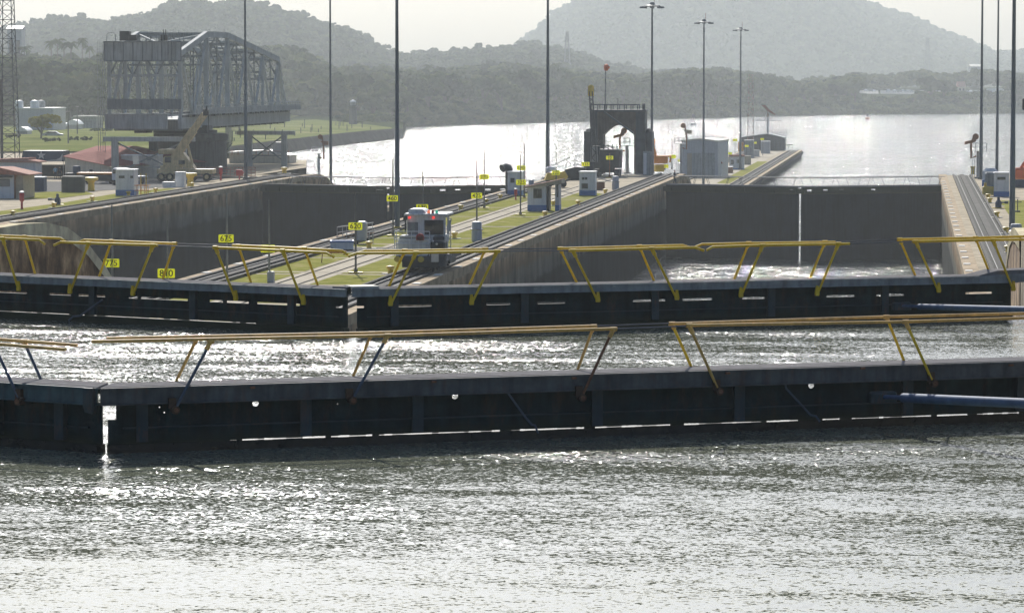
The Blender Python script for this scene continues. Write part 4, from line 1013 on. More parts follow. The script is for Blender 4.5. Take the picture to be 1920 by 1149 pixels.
APP = [(1260, 318, 1261, 294, 261, 'small yellow board on a slim pole left of the grey shed'), (1247, 319, 1247, 312, 283, 'low yellow board beside the orange machinery at the arch foot'),
       (1275, 331, 1275, 301, 296, 'small yellow board at the left corner of the grey shed'), (1296, 330, 1296, 317, 298, 'yellow board just above the walking person'),
       (1321, 331, 1321, 307, 277, 'yellow board in front of the grey shed door'), (1368, 320, 1368, 288, 285, 'yellow board at the right wall of the grey shed'),
       (1378, 312, 1378, 263, 243, 'yellow board on a tall thin pole between the shed and the far mast'), (1400, 300, 1400, 274, 268, 'yellow board before the dark tank on the pier'),
       (1416, 292, 1415, 268, 262, 'yellow board between the dark tank and the pale container'), (1430, 292, 1429, 261, 252, 'yellow board before the blue gabled building')]
for a in APP: marker('', a[0], a[1], a[2], a[3], a[4], a[5], z=(0.0 if a[0] < 1270 else Z_APP), base=False, r=0.06)
b = MB(); b.cbox((0, 0, 0.35), (0.45, 0.35, 0.7), 0, 0.04); o = b.build('junction_box', 'galv', None, loc=P(508, 529, 0)); tag(o, 'small grey box at the foot of the pale pole between the railings', 'junction box')

# ------------------------------------------------------------------ high masts
def mast(px, yb, ztop, r0, label, z=0.0, X=None, lamps=False, m='mast_grey'):
    if X is None: p = P(px, yb, z)
    else:
        d = ray(px, 300); k = X / d.x; p = Vector((X, d.y * k, z))
    t = thing('light_mast', label, 'light mast', p, 0, 'tall masts along the locks')
    H = ztop - z
    b = MB(); b.tube([(0, 0, 0), (0, 0, H * 0.33), (0, 0, H * 0.331), (0, 0, H * 0.66), (0, 0, H)], [r0, r0 * 0.86, r0 * 0.8, r0 * 0.66, r0 * 0.5], 12); b.build('pole', m, t, smooth=True)
    b = MB(); b.tube([(0, 0, 0), (0, 0, 0.3)], r0 * 1.7, 12); b.build('base_plate', 'bollard_yellow' if 700 < px < 800 else m, t)
    if lamps:
        b = MB(); b.lathe([(0.9, H - 0.45), (1.15, H - 0.42), (1.15, H - 0.3), (0.5, H - 0.2), (0.28, H + 0.15)], n=12); b.build('head_ring', 'mast_grey', t)
        b = MB(); b.tube([(0.3, 0, H), (0.3, 0, H + 1.3)], 0.04, 5); b.build('lightning_rod', 'rust', t)
        for k in range(8):
            a = k * PI / 4; b = MB(); b.cbox((1.55 * math.cos(a), 1.55 * math.sin(a), H - 0.58), (0.5, 0.4, 0.26), a, 0.05); b.bar((0.5 * math.cos(a), 0.5 * math.sin(a), H - 0.3), (1.6 * math.cos(a), 1.6 * math.sin(a), H - 0.5), 0.07)
            b.build('floodlight', 'mast_grey', t)
    return t
mast(461, 336, 24, 0.24, 'tall dark mast standing in front of the swing bridge'); mast(620, 0, 24, 0.22, 'tall dark mast rising behind the left far gate', z=-7, X=-84.5).scale = (1, 1, 1.25)
mast(745, 431, 24, 0.23, 'thickest tall mast with a yellow foot, left of the towing locomotive'); mast(1027, 0, 24, 0.26, 'tall dark mast behind the small blue and white kiosk', X=-44)
mast(1222, 0, 24.0, 0.24, 'mast whose lamp ring touches the top edge, right of the concrete arch', X=-38, z=-5.5, lamps=True)
mast(1319, 0, 23.8, 0.25, 'mast with a lamp ring above the grey shed', X=-38.5, z=Z_APP, lamps=True)
mast(1388, 0, 24.2, 0.25, 'lowest mast with a lamp ring, farthest along the pier', X=-38, z=Z_APP, lamps=True)
mast(1839, 336, 24, 0.24, 'left of the three masts at the right edge'); mast(1869, 326, 24, 0.22, 'slimmest, middle one of the three masts at the right edge'); mast(1897.5, 432, 24, 0.26, 'thickest of the three masts at the right edge, nearest the camera')

# ------------------------------------------------------------------ towing locomotive
p = Vector((-32.75, 226, 0.13))
t = thing('towing_locomotive', 'grey lock towing locomotive with red lamps on its cab, standing on the edge track', 'locomotive', p, 0)
def local(x, y, zd=0):   # zoomed measurements: metres from centre
    return None
b = MB()
for yy in (0.4, 5.8): b.box(-1.2, 1.2, yy, yy + 2.6, 0.35, 1.0)
b.box(-1.55, 1.45, 0, 9.4, 0.75, 1.15); b.build('underframe', 'machine_dark', t)
for yy in (0.9, 2.5, 6.3, 7.9):
    for x in (-0.75, 0.75):
        b = MB(); b.tube([(x - 0.08, yy, 0.42), (x + 0.08, yy, 0.42)], 0.42, 14); b.build('wheel', 'machine_dark', t, smooth=True)
b = MB(); b.cbox((-0.45, 4.7, 1.6), (2.1, 9.2, 1.0), 0, 0.1); b.cbox((-0.45, 1.1, 2.1), (2.0, 1.9, 0.25), 0, 0.06); b.build('body', 'mule_paint', t)
b = MB(); b.cbox((-0.45, 1.0, 2.35), (1.8, 1.6, 0.3), 0, 0.08); b.build('hood', 'gate_fascia', t)
b = MB(); b.cbox((-0.62, 5.0, 3.05), (1.15, 5.2, 1.7), 0, 0.08); b.build('cabinet', 'mule_paint', t)
b = MB()
for k in range(9): b.box(-1.1 + k * 0.075, -1.06 + k * 0.075, 2.38, 2.40, 2.45, 3.3)
b.build('grille', 'dark', t)
b = MB(); b.cbox((0.55, 3.3, 2.2), (1.5, 2.0, 0.5), 0, 0.05)
for x in (-0.1, 1.25): b.bar((x, 2.35, 2.3), (x, 2.35, 3.75), 0.12)
b.bar((-0.1, 4.2, 2.3), (-0.1, 4.2, 3.75), 0.12); b.bar((1.25, 4.2, 2.3), (1.25, 4.2, 3.75), 0.12); b.box(-0.16, 1.3, 2.28, 2.40, 2.3, 2.45); b.box(-0.16, 1.3, 2.28, 2.40, 3.45, 3.75)
cab = b.build('cab', 'mule_paint', t)
b = MB(); b.box(-0.04, 1.19, 2.33, 2.345, 2.45, 3.45); b.build('windscreen', 'glass', cab)
b = MB(); b.box(-0.04, 1.19, 2.30, 2.325, 3.12, 3.45); b.bar((0.5, 2.32, 2.45), (0.5, 2.32, 3.2), 0.05); b.build('sun_visor', 'dark', cab)
b = MB(); b.cbox((0.05, 3.9, 3.83), (2.7, 3.6, 0.14), 0, 0.05); b.build('roof', 'mule_paint', t)
b = MB(); b.slab([(-1.1, 3.9), (0.05, 3.9), (-0.12, 4.12), (-0.25, 4.18), (-1.0, 4.18), (-1.1, 4.1)], 'y', 2.6, 4.6); b.build('roof_unit', 'white_paint', t)
for x, mm in ((0.22, 'lamp_amber'), (0.47, 'red_paint'), (0.72, 'lamp_green')):
    b = MB(); b.tube([(x, 2.5, 3.9), (x, 2.5, 4.05), (x, 2.5, 4.13)], [0.1, 0.1, 0.05], 10); b.build('beacon', mm, t, smooth=True)
for x in (-0.98, 0.55):
    b = MB(); b.tube([(x, 2.18, 3.62), (x, 2.30, 3.62)], 0.09, 12); b.build('lamp', 'lamp_red', t, smooth=True)
b = MB(); b.tube([(-1.25, 2.3, 2.6), (-1.25, 2.3, 3.55)], 0.05, 6); b.cbox((-1.25, 2.25, 3.6), (0.25, 0.08, 0.3)); b.build('mirror', 'machine_dark', t)
b = MB(); b.tube([(1.3, 2.3, 3.7), (1.7, 2.1, 3.55), (1.55, 2.1, 2.7)], 0.04, 6); b.cbox((1.6, 2.08, 3.1), (0.16, 0.06, 0.75)); b.build('mirror', 'galv', t)
b = MB()
for zz in (1.95, 2.25, 2.45, 2.78): b.tube([(-1.6, 0.02, zz), (0.6, 0.02, zz)], 0.025, 6)
for x in (-1.62, -1.5, -0.55, -0.1, 0.6): b.tube([(x, 0.02, 1.15), (x, 0.02, 2.78)], 0.025, 6)
for zz in (2.25, 2.78): b.tube([(-1.62, 0.02, zz), (-1.62, 2.2, zz)], 0.025, 6)
b.build('guard_rail', 'white_paint', t)
b = MB()
for x in (1.55, 1.78):
    b.tube([(x, 1.2, 0.6), (x, 1.2, 3.2)], 0.025, 6)
for k in range(8): b.tube([(1.55, 1.2, 0.8 + k * 0.3), (1.78, 1.2, 0.8 + k * 0.3)], 0.02, 5)
b.build('ladder', 'galv', t)
b = MB(); b.tube([(0.0, -0.05, 2.42), (0.0, 0.2, 2.42)], 0.24, 14); b.cbox((0, 0.1, 2.35), (0.5, 0.3, 0.3), 0, 0.05); b.build('hose_reel', 'red_paint', t)
b = MB(); b.cbox((1.1, 0.7, 1.5), (0.9, 1.3, 1.3), 0, 0.1); b.tube([(0.75, 0.05, 1.0), (0.75, 0.4, 1.0)], 0.36, 14); b.tube([(1.25, 0.05, 1.75), (1.25, 0.4, 1.75)], 0.22, 12); b.cbox((1.35, 0.2, 0.9), (0.5, 0.5, 0.9), 0, 0.08); b.cbox((1.0, 1.4, 2.2), (0.7, 0.5, 0.5), 0, 0.1)
b.build('winch', 'machine_dark', t)
b = MB(); b.cbox((0.95, -0.02, 1.02), (0.5, 0.06, 0.55), 0, 0.02); b.tube([(1.05, -0.02, 1.95), (1.05, 0.1, 1.95)], 0.08, 8); b.tube([(0.8, -0.02, 2.1), (0.8, 0.1, 2.15)], 0.06, 8); b.build('winch_cover', 'chrome', t)
for x in (-1.45, 0.05):
    b = MB(); b.tube([(x, -0.04, 0.92), (x, 0.02, 0.92)], 0.2, 14); b.build('buffer', 'bollard_yellow', t, smooth=True)

t.scale = (1.07, 1, 1.0)
# ------------------------------------------------------------------ things on the centre wall
def bollard(p, h=0.55, r=0.28, label='', group=None, big=False):
    t = thing('bollard', label, 'bollard', p, 0, group)
    b = MB()
    if big: b.lathe([(0.45, 0), (0.42, 0.1), (0.36, 0.9), (0.5, 1.15), (0.82, 1.25), (0.86, 1.45), (0.82, 1.58), (0.3, 1.62)], n=16)
    else: b.lathe([(r * 0.75, 0), (r * 0.62, h * 0.55), (r * 0.95, h * 0.75), (r * 1.1, h * 0.9), (r * 0.9, h), (r * 0.2, h * 1.05)], n=12)
    b.build('post', 'bollard_yellow', t, smooth=True)
    if not big:
        b = MB(); b.cbox((0, 0, 0.03), (1.1, 0.6, 0.06)); b.build('base_slab', 'pad_pale', t)
    return t
BOL = [(852, 445, 'behind the locomotive, right of its ladder'), (692, 463, 'beside the wheeled drill, left of the locomotive'), (732, 511, 'in the grass left of the locomotive front'), (864, 392, 'beyond the 425 marker'), (938, 371, 'in the grass left of the pipe bend'), (1084, 383, 'between the two white and blue booths'), (1022, 404, 'in front of the open kiosk'), (1135, 361, 'right of the two-window booth'), (1038, 383, 'seen through the open kiosk'), (911, 380, 'near the foot of the 270 marker')]
bo0 = None
for x, y, lb in BOL:
    lb = 'short yellow mooring bollard ' + lb
    if bo0 is None: bo0 = bollard(P(x, y + 3), label=lb, group='short yellow bollards')
    else: dup(bo0, P(x, y + 3), 0, lb, 'short yellow bollards')
for x, y, lb in [(24, 405, 'lowest of the row beside the left track'), (101, 389, 'beside the blue line roller on the left bank'), (173, 377, 'second along the left track'), (241, 367, 'at the foot of the orange guard rail'), (292, 361, 'right of the orange guard rail'), (360, 350, 'next to the large yellow capstan on the left'), (1874, 386, 'next to the blue line roller on the right bank'), (1856, 380, 'by the roller and the right track'), (1869, 407, 'in the middle of the right lawn'), (1886, 437, 'at the foot of the thickest right mast'), (1853, 372, 'near the yellow plinth on the right'), (1890, 473, 'nearest on the right bank, above the gate handrail')]:
    dup(bo0, P(x, y + 1), 0, 'short yellow mooring bollard ' + lb, 'short yellow bollards')
bollard(P(171, 358), big=True, label='large yellow capstan bollard left of the white and blue booth', group='large yellow bollards')
bollard(P(357, 349), big=True, label='large yellow capstan bollard half behind the white cabinet', group='large yellow bollards')
def drum(px, y, label, w_=0.85, h=1.6, top='galv'):
    t = thing('capstan_drum', label, 'drum', P(px, y)); b = MB(); b.lathe([(w_ * 0.5, 0), (w_ * 0.5, h * 0.5), (w_ * 0.47, h * 0.55), (w_ * 0.47, h * 0.95), (w_ * 0.4, h), (0.1, h * 1.02)], n=18); b.build('housing', 'grey_paint', t, smooth=True)
    b = MB(); b.lathe([(w_ * 0.52, h * 0.6), (w_ * 0.6, h * 0.63), (w_ * 0.52, h * 0.66)], n=18); b.tube([(-w_ * 0.62, 0, h * 0.62), (w_ * 0.62, 0, h * 0.62)], 0.05, 6); b.build('band', top, t); return t
drum(894, 453, 'grey steel drum on the grass with the 425 pole rising behind it'); drum(1154, 356, 'grey ribbed drum right of the brick-coloured box'); drum(1905, 455, 'grey domed drum on the right bank beside the nearest mast', 0.95, 1.5)
def booth(px, y, w_px, h_px, label, z=0.0, base=0.22, roof='flat', wins=(), d=1.9, door=None, rz=0.0, wall='white_paint', bm_='blue_paint', name='booth'):
    p = P(px, y, z); s = dep(p) / F; W, H = w_px * s, h_px * s
    t = thing(name, label, 'booth', p, rz)
    b = MB(); b.cbox((0, d / 2, H * (base + (1 - base) / 2)), (W, d, H * (1 - base)), 0, 0.04); wl = b.build('wall', wall, t)
    b = MB(); b.box(-W / 2 - 0.01, W / 2 + 0.01, -0.01, d + 0.01, 0, H * base); b.build('plinth', bm_, t)
    if roof == 'flat':
        b = MB(); b.cbox((0, d / 2, H + 0.04), (W * 1.08, d * 1.1, 0.1), 0, 0.03); b.build('roof', wall, t)
    else:
        b = MB(); b.slab([(-W * 0.56, H), (W * 0.56, H), (W * 0.5, H + W * 0.14), (-W * 0.5, H + W * 0.14)], 'y', -0.2, d + 0.2); b.build('roof', roof, t)
    for (x0, x1, z0, z1) in wins:
        b = MB(); b.box(-W / 2 + x0 * W, -W / 2 + x1 * W, -0.03, -0.004, z0 * H, z1 * H); wn = b.build('window', 'pole_grey', t)
        b = MB(); m_ = 0.04; b.box(-W / 2 + x0 * W + m_, -W / 2 + x1 * W - m_, -0.045, -0.031, z0 * H + m_, z1 * H - m_); b.build('pane', 'glass', wn)
    if door:
        b = MB(); b.box(-W / 2 + door[0] * W, -W / 2 + door[1] * W, -0.03, 0.0, 0.02, 0.8 * H); b.build('door', 'blue_paint', t)
    return t
booth(234, 367, 35, 48, 'white booth with a blue base on the left bank, beside an orange guard rail', wins=((0.18, 0.5, 0.68, 0.78), (0.8, 0.97, 0.68, 0.78)), d=2.2)
booth(965, 367, 27, 44, 'white booth with a blue base right of the upright pipe bend', wins=((0.2, 0.5, 0.55, 0.75),))
booth(1101, 367, 30, 44, 'white and blue booth with a row of small windows, left of the brick-coloured box', wins=((0.16, 0.33, 0.68, 0.78), (0.36, 0.5, 0.68, 0.78), (0.15, 0.55, 0.3, 0.52)))
booth(1878, 369, 28, 44, 'white booth with a blue base on the right bank, behind the nearest mast', wins=((0.2, 0.75, 0.72, 0.84),))
# open kiosk with mono-pitch roof
p = P(1011, 396); s = dep(p) / F
t = thing('kiosk', 'small blue and white kiosk with a sloping brown roof and a separate end post', 'kiosk', p, 0)
b = MB(); b.box(-22 * s, 13 * s, 0, 2.4, 0.6, 40 * s); b.slab([(-22 * s, 40 * s), (13 * s, 40 * s), (13 * s, 50 * s), (-22 * s, 43.5 * s)], 'y', 0, 2.4); b.build('wall', 'white_paint', t)
b = MB(); b.box(-22.2 * s, 13.2 * s, -0.01, 2.41, 0, 0.6); b.build('plinth', 'blue_paint', t)
b = MB(); b.box(-11 * s, 5 * s, -0.04, -0.005, 24 * s, 42 * s); wn = b.build('window', 'pole_grey', t)
b = MB(); b.box(-10 * s, -3.6 * s, -0.055, -0.041, 25.3 * s, 40.6 * s); b.box(-2.6 * s, 4 * s, -0.055, -0.041, 25.3 * s, 40.6 * s); b.build('pane', 'glass', wn)
b = MB(); b.box(14 * s, 17.5 * s, 0.4, 2.3, 0.05, 46 * s); b.build('door', 'dark', t)
b = MB(); b.box(30 * s, 37 * s, 0, 2.2, 0, 50 * s); b.build('end_post', 'grey_paint', t)
b = MB(); b.box(29.8 * s, 37.2 * s, -0.01, 2.21, 0, 0.6); b.build('end_plinth', 'blue_paint', t)
b = MB(); b.box(33.2 * s, 35.6 * s, -0.03, -0.012, 26 * s, 50 * s); b.build('end_window', 'glass', t)
b = MB(); b.slab([(-29 * s, 42.5 * s), (-29 * s, 44.5 * s), (43 * s, 60 * s), (43 * s, 52 * s)], 'y', -0.45, 2.9); b.build('roof', 'tan_wall', t)
b = MB(); b.slab([(-30 * s, 44.7 * s), (-30 * s, 45.3 * s), (43.5 * s, 60.6 * s), (43.5 * s, 60 * s)], 'y', -0.5, 2.95); b.build('roof_sheet', 'roof_pink', t)
# upright pipe bend
p = P(955, 366); s = dep(p) / F
b = MB(); b.tube([(0, 0, 0), (0, 0, 46 * s), (-0.1, 0, 51 * s), (-0.45, -0.2, 53 * s), (-0.75, -0.5, 50 * s)], [0.45, 0.45, 0.45, 0.46, 0.47], 16)
t = thing('vent_pipe', 'thick dark upright pipe with its top bent over, left of a white booth', 'pipe', p); b.build('pipe', 'machine_dark', t, smooth=True)
b = MB(); b.lathe([(0.56, 0), (0.56, 0.2)], n=16); b.build('flange', 'machine_dark', t)
# white skip, blue rim
p = P(641, 470); s = dep(p) / F
t = thing('skip', 'small white skip with a blue rim behind the 620 marker', 'skip', p, 0.15)
b = MB(); w_, d_, h_ = 1.75, 1.5, 0.62
b.box(-w_ / 2, w_ / 2, 0, 0.05, 0.15, h_); b.box(-w_ / 2, w_ / 2, d_ - 0.05, d_, 0.15, h_); b.box(-w_ / 2, -w_ / 2 + 0.05, 0.05, d_ - 0.05, 0.15, h_); b.box(w_ / 2 - 0.05, w_ / 2, 0.05, d_ - 0.05, 0.15, h_); b.box(-w_ / 2, w_ / 2, 0.0, d_, 0.10, 0.15); b.build('tub', 'white_paint', t)
b = MB()
for a in ((-w_ / 2 - .03, w_ / 2 + .03, -.04, .1), (-w_ / 2 - .03, w_ / 2 + .03, d_ - .1, d_ + .04)): b.box(a[0], a[1], a[2], a[3], h_, h_ + 0.14)
for x in (-w_ / 2 - .03, w_ / 2 - .1): b.box(x, x + 0.13, 0.1, d_ - 0.1, h_, h_ + 0.139)
b.build('rim', 'blue_paint', t)
b = MB(); b.box(-0.8, 0.8, 0.2, 1.3, 0.0, 0.10); b.build('skid', 'machine_dark', t)
# gangway rails and winch behind the skip
t = thing('gangway', 'grey handrailed gangway lying by the wall edge behind the white skip', 'gangway', P(648, 448), -0.35)
b = MB()
for y in (0, 0.9):
    b.tube([(-0.8, y, 0), (-0.8, y, 0.95), (2.1, y, 1.35)], 0.035, 6); b.tube([(-0.8, y, 0.5), (2.1, y, 0.9)], 0.03, 6)
    for x in (0.1, 1.0, 2.0): b.tube([(x, y, 0.1), (x, y, 1.05 + x * 0.14)], 0.03, 6)
b.build('handrail', 'galv', t); b = MB(); b.slab([(-0.9, 0.05), (2.2, 0.45), (2.2, 0.55), (-0.9, 0.15)], 'y', 0, 0.9); b.build('deck', 'rust', t)
t = thing('generator_cart', 'grey wheeled generator cart right of the 620 marker', 'cart', P(678, 458), 0.1)
b = MB(); b.cbox((0, 0.5, 1.05), (0.8, 1.2, 1.5), 0, 0.15); b.build('body', 'galv', t)
for x in (-0.35, 0.45):
    b = MB(); b.tube([(x - 0.06, 0.3, 0.25), (x + 0.06, 0.3, 0.25)], 0.25, 12); b.build('wheel', 'tyre', t)
b = MB(); b.tube([(0.6, 0.1, 0), (0.6, 0.1, 1.0)], 0.03, 6); b.tube([(0.9, 0.1, 0), (0.9, 0.1, 0.9)], 0.03, 6); b.tube([(0.6, 0.1, 0.6), (0.9, 0.1, 0.6)], 0.03, 6); b.build('stand', 'galv', t)
t = thing('barrier_board', 'low orange and black striped board on the grass by the return track', 'barrier', P(633, 478), 0.2)
b = MB(); b.cbox((0, 0, 0.22), (1.3, 0.08, 0.2)); b.build('board', 'orange', t); b = MB(); [b.bar((-0.5 + k * 0.28, -0.045, 0.14), (-0.42 + k * 0.28, -0.045, 0.3), 0.08, 0.01) for k in range(4)]; b.build('stripes', 'dark', t)
b = MB(); b.cbox((-0.5, 0, 0.06), (0.1, 0.3, 0.12)); b.cbox((0.5, 0, 0.06), (0.1, 0.3, 0.12)); b.build('foot', 'rust', t)
o = MB().tube([(0, 0, 0), (0.1, 0, 1.1)], 0.035, 6).build('stake', 'rust', None, loc=P(603, 493)); tag(o, 'thin rusty stake in the grass left of the 620 marker', 'stake')
# boxes
def crate(px, y, w_, d_, h_, m_, name, label, cat, lid=None, rz=0.0, z=0.0):
    t = thing(name, label, cat, P(px, y, z), rz); b = MB(); b.cbox((0, d_ / 2, h_ / 2), (w_, d_, h_), 0, 0.06); b.build('body', m_, t)
    b = MB(); b.cbox((0, d_ / 2, h_ + 0.04), (w_ + 0.06, d_ + 0.06, 0.1), 0, 0.02); b.build('lid', lid or m_, t); return t
crate(1124, 357, 1.1, 1.0, 0.95, 'rust', 'equipment_box', 'brick-coloured box between a white booth and a grey drum', 'box', 'tan_wall')
crate(68, 359, 1.75, 1.6, 1.6, 'navy', 'equipment_box', 'dark blue box with a pale lid beside the red-roofed hut', 'box', 'white_paint')
crate(315, 352, 1.4, 1.2, 0.6, 'white_paint', 'equipment_box', 'low white box with a striped foot left of the tall white cabinet', 'box')
crate(337, 351, 1.15, 1.0, 1.75, 'white_paint', 'cabinet', 'tall white cabinet in front of the yellow crane truck', 'cabinet')
crate(996, 352, 0.6, 0.6, 0.9, 'grey_paint', 'cabinet', 'small grey cabinet right of the booth by the pipe bend', 'cabinet')
t = thing('water_tank', 'dark green oval tank on the left bank beside the yellow capstan', 'tank', P(134, 361))
b = MB(); pr = []
for k in range(24): a = 2 * PI * k / 24; pr.append((1.32 * math.copysign(abs(math.cos(a)) ** 0.5, math.cos(a)), 0.9 + 0.9 * math.copysign(abs(math.sin(a)) ** 0.5, math.sin(a))))
b.prism(pr, 0, 1.75); b.build('tank', 'tank_green', t, smooth=True); b = MB(); b.prism([(x * 0.95, 0.9 + (y - 0.9) * 0.95) for x, y in pr], 1.75, 1.85); b.build('lid', 'galv' if False else 'tank_green', t)
t = thing('skip_loader', 'low yellow and blue machine with a white top behind the kiosk roof', 'machine', P(1042, 352), 0.2)
b = MB(); b.slab([(-1.3, 0.9), (1.2, 0.9), (1.5, 1.3), (1.1, 2.0), (-1.0, 1.7)], 'y', 0, 1.6); b.build('body', 'bollard_yellow', t); b = MB(); b.cbox((-0.5, 0.8, 2.2), (1.1, 1.2, 0.6), 0, 0.15); b.build('cover', 'white_paint', t); [MB().tube([(x, 0.1, 0.45), (x, 0.35, 0.45)], 0.45, 12).build('wheel', 'tyre', t) for x in (-0.8, 0.9)]
t = thing('covered_boat', 'dark tarpaulin-covered heap with pipe hoops on the wall left of the arch', 'stack', P(1078, 338), 0.2)
b = MB(); b.slab([(-4.2, 0), (-4.0, 0.4), (-1.5, 1.3), (0, 1.7), (1.3, 1.6), (2.4, 1.0), (2.6, 0)], 'y', 0, 2.5); b.build('cover', 'tank_green', t)
b = MB()
for k in range(5): b.tube([(-3.6 + k * 1.1, 0.6, 0.3), (-3.2 + k * 1.1, 0.6, 2.6 - abs(k - 2) * 0.3), (-2.6 + k * 1.1, 0.6, 1.9)], 0.05, 5)
b.tube([(-3.9, 0.6, 1.4), (-0.6, 0.6, 2.9), (2.0, 0.6, 1.8)], 0.05, 5); b.build('hoops', 'galv', t)
# lattice steelwork with hoist under the arch: mobile crane
# ------------------------------------------------------------------ concrete arch gateway
p = P(1160, 327); s = dep(p) / F
t = thing('concrete_arch', 'dark concrete arch gateway spanning the centre wall with a railed top', 'arch', p, 0)
def X(px): return (px - 1160) * s
def Zz(py): return (327 - py) * s
b = MB(); arc = [(X(1134), Zz(250))] + [(X(1134 + 52 * k / 10), Zz(250 - 15 * math.sin(PI * k / 10) - (0 if k < 10 else 0))) for k in range(1, 10)] + [(X(1186), Zz(250))]
b.slab([(X(1108), Zz(327)), (X(1108), Zz(207)), (X(1209), Zz(207)), (X(1209), Zz(327)), (X(1189), Zz(327)), (X(1189), Zz(253))] + arc[::-1] + [(X(1131), Zz(253)), (X(1131), Zz(327))], 'y', 0, 3.2)
b.build('frame', 'arch_brown', t)
for a, c_, h in ((1094, 1110, 247), (1207, 1223, 247)):
    b = MB(); b.box(X(a), X(c_), 0.3, 3.4, 0, Zz(h)); b.lathe([(0.5, 0), (0.35, 0.3), (0.05, 0.45)], (X((a + c_) / 2), 1.5, Zz(h)), 8); b.build('buttress', 'arch_steel', t)
b = MB(); b.box(X(1106), X(1211), -0.15, 3.35, Zz(210), Zz(206)); b.box(X(1192), X(1210), -0.12, 3.3, Zz(327), Zz(210.5)); b.box(X(1107), X(1120), -0.12, 3.3, Zz(327), Zz(210.5)); b.build('cladding', 'arch_steel', t)
b = MB(); b.bar((X(1132), -0.25, Zz(210)), (X(1188), -0.25, Zz(250)), 0.7, 0.2); b.build('brace', 'arch_steel', t)
b = MB()
for y in (0, 3.2):
    b.bar((X(1108), y, Zz(197)), (X(1196), y, Zz(197)), 0.14)
    for k in range(8): b.bar((X(1108 + k * 12.5), y, Zz(206)), (X(1108 + k * 12.5), y, Zz(197)), 0.12)
b.box(X(1203), X(1208), 1, 1.6, Zz(206), Zz(195)); b.build('parapet', 'arch_steel', t)
b = MB(); b.tube([(X(1157), 1, Zz(206)), (X(1157), 1, Zz(184))], 0.04, 5); b.build('aerial', 'arch_steel', t)
t = thing('windsock_pole', 'thin pole with a round orange wind ball above the concrete arch', 'pole', p + Vector((X(1133), 1.5, Zz(206.5))))
b = MB(); b.tube([(0, 0, 0), (0, 0, 76 * s)], 0.07, 6); b.build('pole', 'mast_grey', t); b = MB(); b.lathe([(0.1, -0.45), (0.3, -0.35), (0.34, 0.1), (0.25, 0.42), (0.05, 0.5)], (0.1, 0, 79 * s), 10); b.lathe([(0.05, -0.2), (0.2, 0), (0.05, 0.2)], (0.42, 0, 79 * s), 8); b.build('ball', 'orange_red', t)
# crane with cab under the arch, its boom along the left pillar
p2 = P(1144, 330); s2 = dep(p2) / F
t = thing('crawler_crane', 'dark crawler crane under the arch, lattice boom with a yellow tip up the left pillar', 'crane', p2 + Vector((0, -4.0, 0)))
b = MB(); b.cbox((0.1, 0, 2.45), (3.6, 3.0, 2.5), 0, 0.15); b.cbox((-1.4, -1.0, 3.6), (1.0, 1.2, 1.1), 0, 0.1); b.build('machine_house', 'machine_dark', t)
b = MB()
for x in (-1.35, 1.35): b.slab([(-1.9, 0.25), (-1.7, 0), (1.7, 0), (1.9, 0.25), (1.9, 0.75), (1.7, 1.0), (-1.7, 1.0), (-1.9, 0.75)], 'x', x - 0.35, x + 0.35)
b.box(-1, 1, -1, 1, 0.6, 1.2); b.build('crawler_track', 'machine_dark', t)
b = MB(); tipx, tipz = (1115 - 1144) * s2, (330 - 172) * s2; basex, bz = (1122 - 1144) * s2, (330 - 262) * s2
for dx in (-0.32, 0.32):
    for dy in (-0.3, 0.3): b.bar((basex + dx, -1.6 + dy, bz - 3), (tipx + dx * 0.6, -1.6 + dy, tipz), 0.11)
for k in range(14):
    u0, u1 = k / 14, (k + 1) / 14; f_ = lambda u: (basex + (tipx - basex) * u, bz - 3 + (tipz - bz + 3) * u)
    (xa, za), (xb, zb) = f_(u0), f_(u1); sg = 1 if k % 2 else -1
    b.bar((xa - 0.28 * sg, -1.9, za), (xb + 0.28 * sg, -1.9, zb), 0.07); b.bar((xa + 0.28 * sg, -1.3, za), (xb - 0.28 * sg, -1.3, zb), 0.07)
b.build('boom', 'machine_dark', t)
b = MB(); b.cbox((tipx, -1.6, tipz + 0.15), (0.75, 0.7, 1.5), 0, 0.2); b.build('boom_tip', 'bollard_yellow', t)
b = MB()
for x0, x1, zz in ((-1.0, -2.2, 9.5), (-0.5, -2.1, 8.8), (0.3, -0.9, 6.0), (1.6, -0.2, 5.6), (0.9, 0.4, 5.4)): b.tube([(x0, -0.5, 3.7), (x1, -1.2, zz * 0.75)], 0.045, 5)
for x in (-1.0, -0.4, 0.2, 0.8, 1.4): b.tube([(x, -1.2, 3.7), (x, -1.2, 4.4)], 0.06, 5)
b.tube([(-1.1, -1.2, 4.3), (1.6, -1.2, 4.0)], 0.04, 5); b.build('rigging', 'machine_dark', t)
b = MB(); b.cbox((-1.65, -1.62, 3.0), (0.95, 0.15, 2.0)); b.build('cab_window', 'gate_fascia', t)
